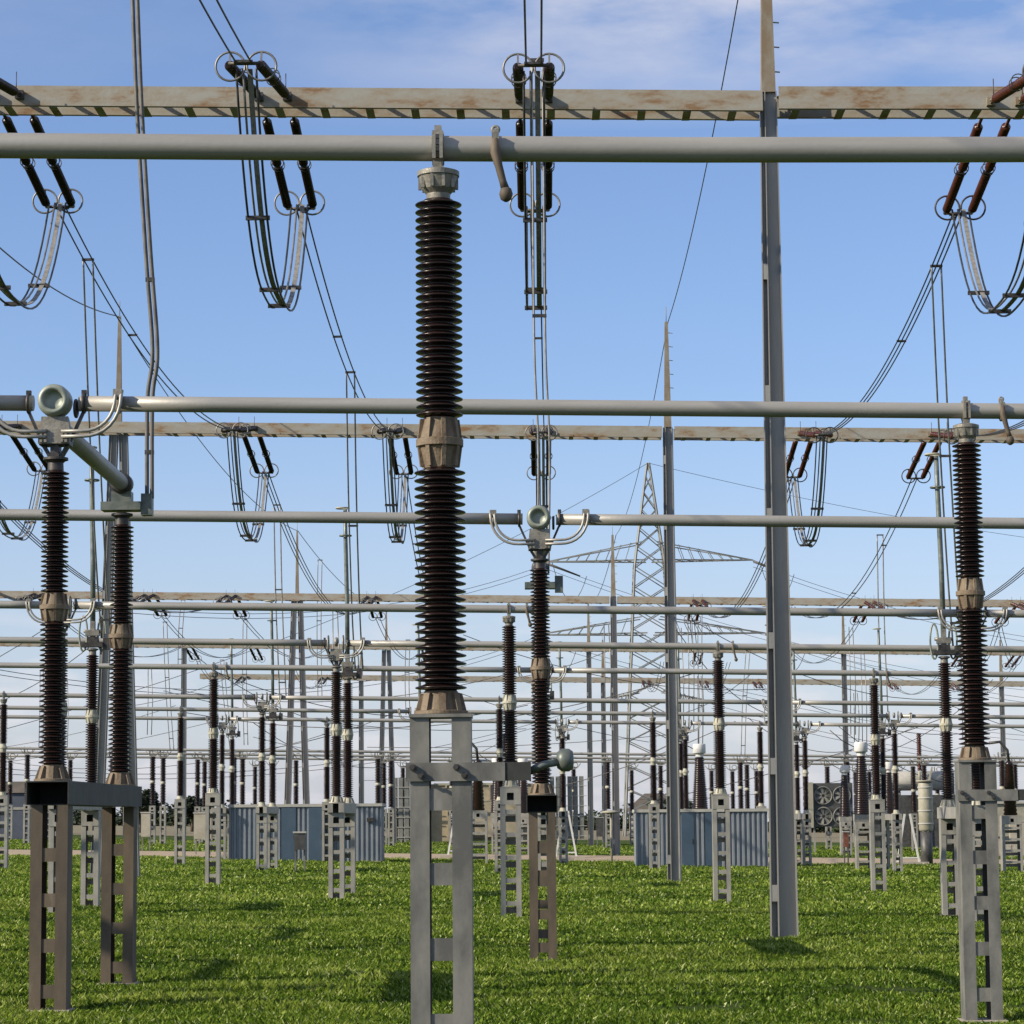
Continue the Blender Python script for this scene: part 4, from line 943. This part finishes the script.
# long lines from the pylon
def line(p, q, sag, lab, r=.03, cat='power line'):
    p = Vector(p); q = Vector(q); o = MB().tube([w - p for w in wire_pts(p, q, sag, 24)], r, 5).build('power_line', 'cable_dark', loc=p); tag(o, lab, cat, 'power lines strung from the far pylon')
P0 = Vector((xP, YP, gz(xP)))
line(P0 + Vector((0, 0, HP)), at_y(1250, 560, 420), 2, 'thin top line from the pylon tip running down to the right'); line(P0 + Vector((0, 0, HP)), at_y(-200, 780, 220), 4, 'thin top line from the pylon tip running down to the left')
tgt = [((1, 0), (1300, 640, 420), 'upper right arm tip to the right'), ((-1, 0), (1200, 690, 460), 'upper left arm tip across to the right'), ((1, 1), (1300, 690, 420), 'lower right arm tip to the right'), ((-1, 1), (1250, 735, 470), 'lower left arm tip across to the right'), ((-1, 0), (-150, 560, 200), 'upper left arm tip to the left edge'), ((-1, 1), (-150, 640, 200), 'lower left arm tip to the left edge'), ((1, 2), (1300, 745, 430), 'lowest arm tip to the right'), ((-1, 2), (-200, 745, 230), 'lowest arm tip to the left edge')]
for (s_, ai), (px, py, Y), w in tgt:
    py0, _, wp = arms[ai]; p = P0 + Vector((s_ * wp / kp, 0, zpix(py0) - .3))
    for d in (0, .55): line(p + Vector((0, 0, -d)), at_y(px, py + d * 9, Y), 5, 'thin power line from the pylon %s' % w, .03)
def tower_string(p, lab):
    e = empty('line_insulator', lab, 'line insulator', p, 'insulators on the pylon arms'); MB().tube([(0, 0, 0), (2.2, 0, -.9), (4.2, 0, -1.7)], [.12, .13, .1], 8).build('insulator_string', 'steel_dark', e)
    pts = [Vector((4.2 * t - .2 + 1, 0, -1.7 * t - 3.8 * (1 - (2 * t - 1) ** 2))) for t in [i / 12 for i in range(13)]]; MB().tube(pts, .04, 5).build('jumper', 'cable_dark', e)
for ai, (py0, _, wp) in enumerate(arms[:2]):
    for s_ in (-1, 1):
        tower_string(P0 + Vector((s_ * wp / kp, 0, zpix(py0) - .1)), 'dark insulator string and loop on the %s %s arm of the pylon' % (('upper', 'lower')[ai], 'left' if s_ < 0 else 'right'))

# ------------------------------------------------------------------ ground, field, track
def sheet(name, x0, x1, y0, y1, dz, m, nx=1, ny=1):
    mb = MB(); v = []; 
    for j in range(ny + 1):
        for i in range(nx + 1):
            x = x0 + (x1 - x0) * i / nx; y = y0 + (y1 - y0) * j / ny; v.append((x, y, gz(x) + dz))
    mb.v = v; mb.f = [(j * (nx + 1) + i, j * (nx + 1) + i + 1, (j + 1) * (nx + 1) + i + 1, (j + 1) * (nx + 1) + i) for j in range(ny) for i in range(nx)]; mb.sm = [False] * len(mb.f)
    return tag(mb.build(name, m), kind='structure')
sheet('ground', -2500, 2500, -200, 5000, 0, 'grass_ground')
sheet('track', -80, 80, 129, 151, .01, 'gravel'); sheet('field', -300, 300, 262, 600, .02, 'field_tan')

# treeline and house
def leafmass(name, pts, n, size, m='leaf_far'):
    mb = MB(); rnd = random.Random(3)
    for _ in range(n):
        c, rx, ry, rz_ = rnd.choice(pts)
        while True:
            u = Vector((rnd.uniform(-1, 1), rnd.uniform(-1, 1), rnd.uniform(-1, 1)))
            if u.length < 1: break
        p = Vector((c[0] + u.x * rx, c[1] + u.y * ry, c[2] + u.z * rz_)); a = rnd.uniform(0, PI); t = rnd.uniform(-.8, .8); d = Vector((math.cos(a), math.sin(a), t)).normalized() * size * rnd.uniform(.6, 1.3); g = d.cross(Vector((rnd.uniform(-1, 1), rnd.uniform(-1, 1), 1))).normalized() * size * .7
        b = len(mb.v); mb.v += [tuple(p - d), tuple(p + g), tuple(p + d), tuple(p - g)]; mb.f.append((b, b + 1, b + 2, b + 3)); mb.sm.append(False)
    return mb
rnd = random.Random(11); pts = []
for i in range(170):
    x = -110 + i * 1.35; h = 2.7 + 1.1 * math.sin(i * .21) + rnd.uniform(-.8, 1.0); h = max(1.4, h)
    pts.append(((x, 490 + rnd.uniform(-4, 4), gz(x) + h * .5), 2.2, 2, h * .62))
o = leafmass('treeline', pts, 26000, .45).build('treeline', 'leaf_far'); tag(o, 'low dark green treeline along the far edge of the fields', 'treeline', kind='stuff')
def tree(px, Y, h, w, lab):
    x = X_at(px, Y, 2); e = empty('tree', lab, 'tree', ground_at(x, Y), 'trees far behind the yard'); m = MB(); m.tube([(0, 0, -.3), (.1, 0, h * .3), (0, 0, h * .6)], [.25, .2, .1], 7)
    for a in range(5): t = a * 1.3; m.tube([(0, 0, h * .35), (math.cos(t) * w * .3, math.sin(t) * w * .3, h * .6)], [.1, .04], 5)
    m.build('trunk', 'bark', e); r_ = random.Random(int(px)); ps = [((r_.uniform(-.5, .5) * w, r_.uniform(-.5, .5) * w, h * r_.uniform(.4, .85)), w * .28, w * .28, h * .14) for _ in range(12)]
    leafmass('crown', ps, 3500, .28).build('crown', 'leaf_far', e)
tree(35, 260, 4.0, 4, 'dark round tree behind the blue shed on the left'); tree(8, 280, 4.2, 4, 'dark tree at the left edge behind the posts'); tree(140, 300, 4.9, 3, 'dark small tree right of the far left disconnector'); tree(672, 380, 5.5, 5, 'dark tree beside the far house'); tree(192, 330, 4.6, 4, 'dark tree behind the solitary left post')
x = X_at(655, 400, 2)
e = empty('farm_house', 'far house with a dark hipped roof above the right container', 'house', ground_at(x, 400))
MB().box(-3.6, 3.6, 0, 6, -.3, 3.4).build('wall', 'house_wall', e); MB().quadprism([(-4.2, -.5, 3.41), (4.2, -.5, 3.41), (4.2, 6.5, 3.41), (-4.2, 6.5, 3.41)], [(-1.4, 2.8, 5.9), (1.4, 2.8, 5.9), (1.4, 3.2, 5.9), (-1.4, 3.2, 5.9)]).build('roof', 'roof_tile', e)
for wx_ in (-2.2, 0, 2.2): MB().box(wx_ - .5, wx_ + .5, -.04, -.003, 1.4, 2.6).build('window', 'slate_blue', e)

# ------------------------------------------------------------------ grass blades
import numpy as np
rng = np.random.default_rng(5)
BASES = [tuple(c.location)[:2] for c in bpy.data.objects if c.parent is None and c.get('category') in ('insulator post', 'disconnector switch') and c.location.y < 70]
BASES += [(x, y + (GAPA if y < 50 else 3.9)) for x, y in BASES] + [(xp, G1)]
def blades():
    Xs = []; 
    zones = [(20, 30, 1600, .74), (30, 42, 1000, .85), (42, 60, 500, 1.1), (60, 85, 150, 1.7), (85, 129, 60, 2.4), (151, 215, 14, 3.0)]
    V = []; T = []
    for y0, y1, dens, sc in zones:
        hw = y1 * .20 + 3.5; area = (y1 - y0) * 2 * hw; n = int(area * dens / 5)  # tufts of 5
        cx = rng.uniform(-hw, hw, n); cy = rng.uniform(y0, y1, n)
        # patchiness
        ptc = np.sin(cx * 1.7 + np.sin(cy * .9) * 2) + np.sin(cy * 2.3 + np.cos(cx * .8) * 2.2) + np.sin(cx * .45 - cy * .31) + rng.normal(0, .6, n)
        keep = ptc > -1.6; cx, cy, ptc = cx[keep], cy[keep], ptc[keep]; n = len(cx)
        cx = np.repeat(cx, 5) + rng.normal(0, .05 * sc, n * 5); cy = np.repeat(cy, 5) + rng.normal(0, .05 * sc, n * 5); ptc = np.repeat(ptc, 5); N = n * 5
        broad = rng.random(N) < .45
        near = np.ones(N)
        for (ax, ay) in BASES:
            d_ = np.hypot(cx - ax, (cy - ay + .25) * .8); near = np.minimum(near, np.clip((d_ - .15) / .55, .25, 1))
        h = np.where(broad, rng.uniform(.03, .08, N), rng.uniform(.04, .11, N)) * (1 + .18 * ptc) * (.7 + .2 * sc) * near
        w = np.where(broad, rng.uniform(.014, .028, N), rng.uniform(.006, .011, N)) * sc
        a = rng.uniform(0, 2 * np.pi, N); lean = rng.uniform(.15, 1.0, N) * h; lean = np.where(broad, lean * 1.3, lean)
        dx, dy = np.cos(a), np.sin(a); px_, py_ = -dy, dx; z = -SLOPE * cx
        b0 = np.stack([cx - px_ * w * .4, cy - py_ * w * .4, z], 1); b1 = np.stack([cx + px_ * w * .4, cy + py_ * w * .4, z], 1)
        mx, my, mz = cx + dx * lean * .35, cy + dy * lean * .35, z + h * .62
        m0 = np.stack([mx - px_ * w, my - py_ * w, mz], 1); m1 = np.stack([mx + px_ * w, my + py_ * w, mz], 1)
        tp = np.stack([cx + dx * lean, cy + dy * lean, z + h], 1)
        V.append(np.stack([b0, b1, m1, tp, m0], 1).reshape(-1, 3))
        tint = np.clip(.42 + .12 * ptc + rng.normal(0, .25, N) + .12 * broad, 0, 1); tint = np.where(rng.random(N) < .045, 1.0, np.minimum(tint, .92))  # random tone, with sparkle and hollow shade painted into some blades
        T.append(np.repeat(tint, 5))
    V = np.concatenate(V).astype(np.float32); T = np.concatenate(T).astype(np.float32); nb = len(V) // 5
    me = bpy.data.meshes.new('grass'); me.vertices.add(len(V)); me.vertices.foreach_set('co', V.ravel())
    base = np.arange(nb)[:, None] * 5; faces = (base + np.array([[0, 1, 2, 3, 4]])).ravel()
    me.loops.add(len(faces)); me.loops.foreach_set('vertex_index', faces.astype(np.int32)); me.polygons.add(nb); me.polygons.foreach_set('loop_start', (np.arange(nb) * 5).astype(np.int32)); me.polygons.foreach_set('loop_total', np.full(nb, 5, np.int32))
    me.update(calc_edges=True)
    at = me.attributes.new('tint', 'FLOAT', 'POINT'); at.data.foreach_set('value', T)
    me.materials.append(MAT['grass_blade']); o = bpy.data.objects.new('grass', me); COL.objects.link(o)
    tag(o, 'bright green short grass and leafy weeds covering the yard', 'grass', kind='stuff'); print('blades', nb)
blades()

# ------------------------------------------------------------------ light and sky
SUN_EL = R(29); SUN_AZ = R(-114)   # direction to the sun measured from +Y clockwise: negative = left
sd = Vector((math.sin(SUN_AZ) * math.cos(SUN_EL), math.cos(SUN_AZ) * math.cos(SUN_EL), math.sin(SUN_EL)))
ld = bpy.data.lights.new('sun', 'SUN'); ld.energy = 5.0; ld.angle = R(.5); ld.color = (1, .88, .70)
lo = bpy.data.objects.new('sun', ld); COL.objects.link(lo); lo.rotation_euler = (-sd).to_track_quat('-Z', 'Y').to_euler()
W = bpy.data.worlds.new('World'); S.world = W; W.use_nodes = True; nt = W.node_tree; n = nt.nodes; l = nt.links
bg = n['Background']; sky = n.new('ShaderNodeTexSky'); sky.sky_type = 'NISHITA'; sky.sun_disc = False; sky.sun_elevation = SUN_EL; sky.sun_rotation = SUN_AZ
sky.air_density = 1.0; sky.dust_density = .6; sky.ozone_density = 2.0; sky.altitude = 100
bg.inputs['Strength'].default_value = .10
tc = n.new('ShaderNodeTexCoord'); sx = n.new('ShaderNodeSeparateXYZ'); l.new(tc.outputs['Generated'], sx.inputs[0])
mp = n.new('ShaderNodeMapping'); mp.inputs['Scale'].default_value = (3.0, 3.0, 9.0); mp.inputs['Location'].default_value = (.35, 0, .2); l.new(tc.outputs['Generated'], mp.inputs[0])
ns = n.new('ShaderNodeTexNoise'); ns.inputs['Scale'].default_value = 2.2; ns.inputs['Detail'].default_value = 7; ns.inputs['Roughness'].default_value = .55; l.new(mp.outputs[0], ns.inputs['Vector'])
# thin cloud high up (elevation > 14 deg) and cumulus low down
def mr(src, a, b, c, d):
    m_ = n.new('ShaderNodeMapRange'); m_.inputs[1].default_value = a; m_.inputs[2].default_value = b; m_.inputs[3].default_value = c; m_.inputs[4].default_value = d; l.new(src, m_.inputs[0]); return m_.outputs[0]
def mul(a, b):
    m_ = n.new('ShaderNodeMath'); m_.operation = 'MULTIPLY'; l.new(a, m_.inputs[0]); l.new(b, m_.inputs[1]); return m_.outputs[0]
def add(a, b):
    m_ = n.new('ShaderNodeMath'); m_.operation = 'ADD'; m_.use_clamp = True; l.new(a, m_.inputs[0]); l.new(b, m_.inputs[1]); return m_.outputs[0]
hi0 = mul(mr(sx.outputs['Z'], .25, .295, 0, .85), mr(ns.outputs['Fac'], .40, .60, 0, 1))
hi = mul(hi0, mr(sx.outputs['X'], -.11, .02, .12, 1))
ns2 = n.new('ShaderNodeTexNoise'); ns2.inputs['Scale'].default_value = 9; ns2.inputs['Detail'].default_value = 5; l.new(mp.outputs[0], ns2.inputs['Vector'])
lo_ = mul(mr(sx.outputs['Z'], .085, .055, 0, .42), mr(ns2.outputs['Fac'], .48, .62, 0, 1))
haze = mr(sx.outputs['Z'], .16, .0, 0, .55)
mx = n.new('ShaderNodeMix'); mx.data_type = 'RGBA'; l.new(haze, mx.inputs[0]); gn = n.new('ShaderNodeMix'); gn.data_type = 'RGBA'; gn.blend_type = 'MULTIPLY'; gn.inputs[0].default_value = 1; l.new(sky.outputs[0], gn.inputs[6]); gn.inputs[7].default_value = (.97, 1.02, 1.24, 1); l.new(gn.outputs[2], mx.inputs[6]); mx.inputs[7].default_value = (4.6, 4.75, 6.0, 1)
mx2 = n.new('ShaderNodeMix'); mx2.data_type = 'RGBA'; l.new(add(hi, lo_), mx2.inputs[0]); l.new(mx.outputs[2], mx2.inputs[6]); mx2.inputs[7].default_value = (6.6, 6.4, 6.7, 1)
l.new(mx2.outputs[2], bg.inputs['Color'])

vs = S.view_settings; vs.view_transform = 'Standard'; vs.look = 'None'; vs.gamma = 1; vs.exposure = .38
S.render.engine = 'CYCLES'; S.cycles.samples = 128; S.cycles.use_denoising = True; S.cycles.max_bounces = 6
S.render.resolution_x = 1024; S.render.resolution_y = 1024
for p in ((0, ROW['r2'], BUSZ),): print('bus px', proj(p))

for o in bpy.data.objects:
    if o.get('label') and not 4 <= len(o['label'].split()) <= 16: print('LONG', len(o['label'].split()), o['label'])
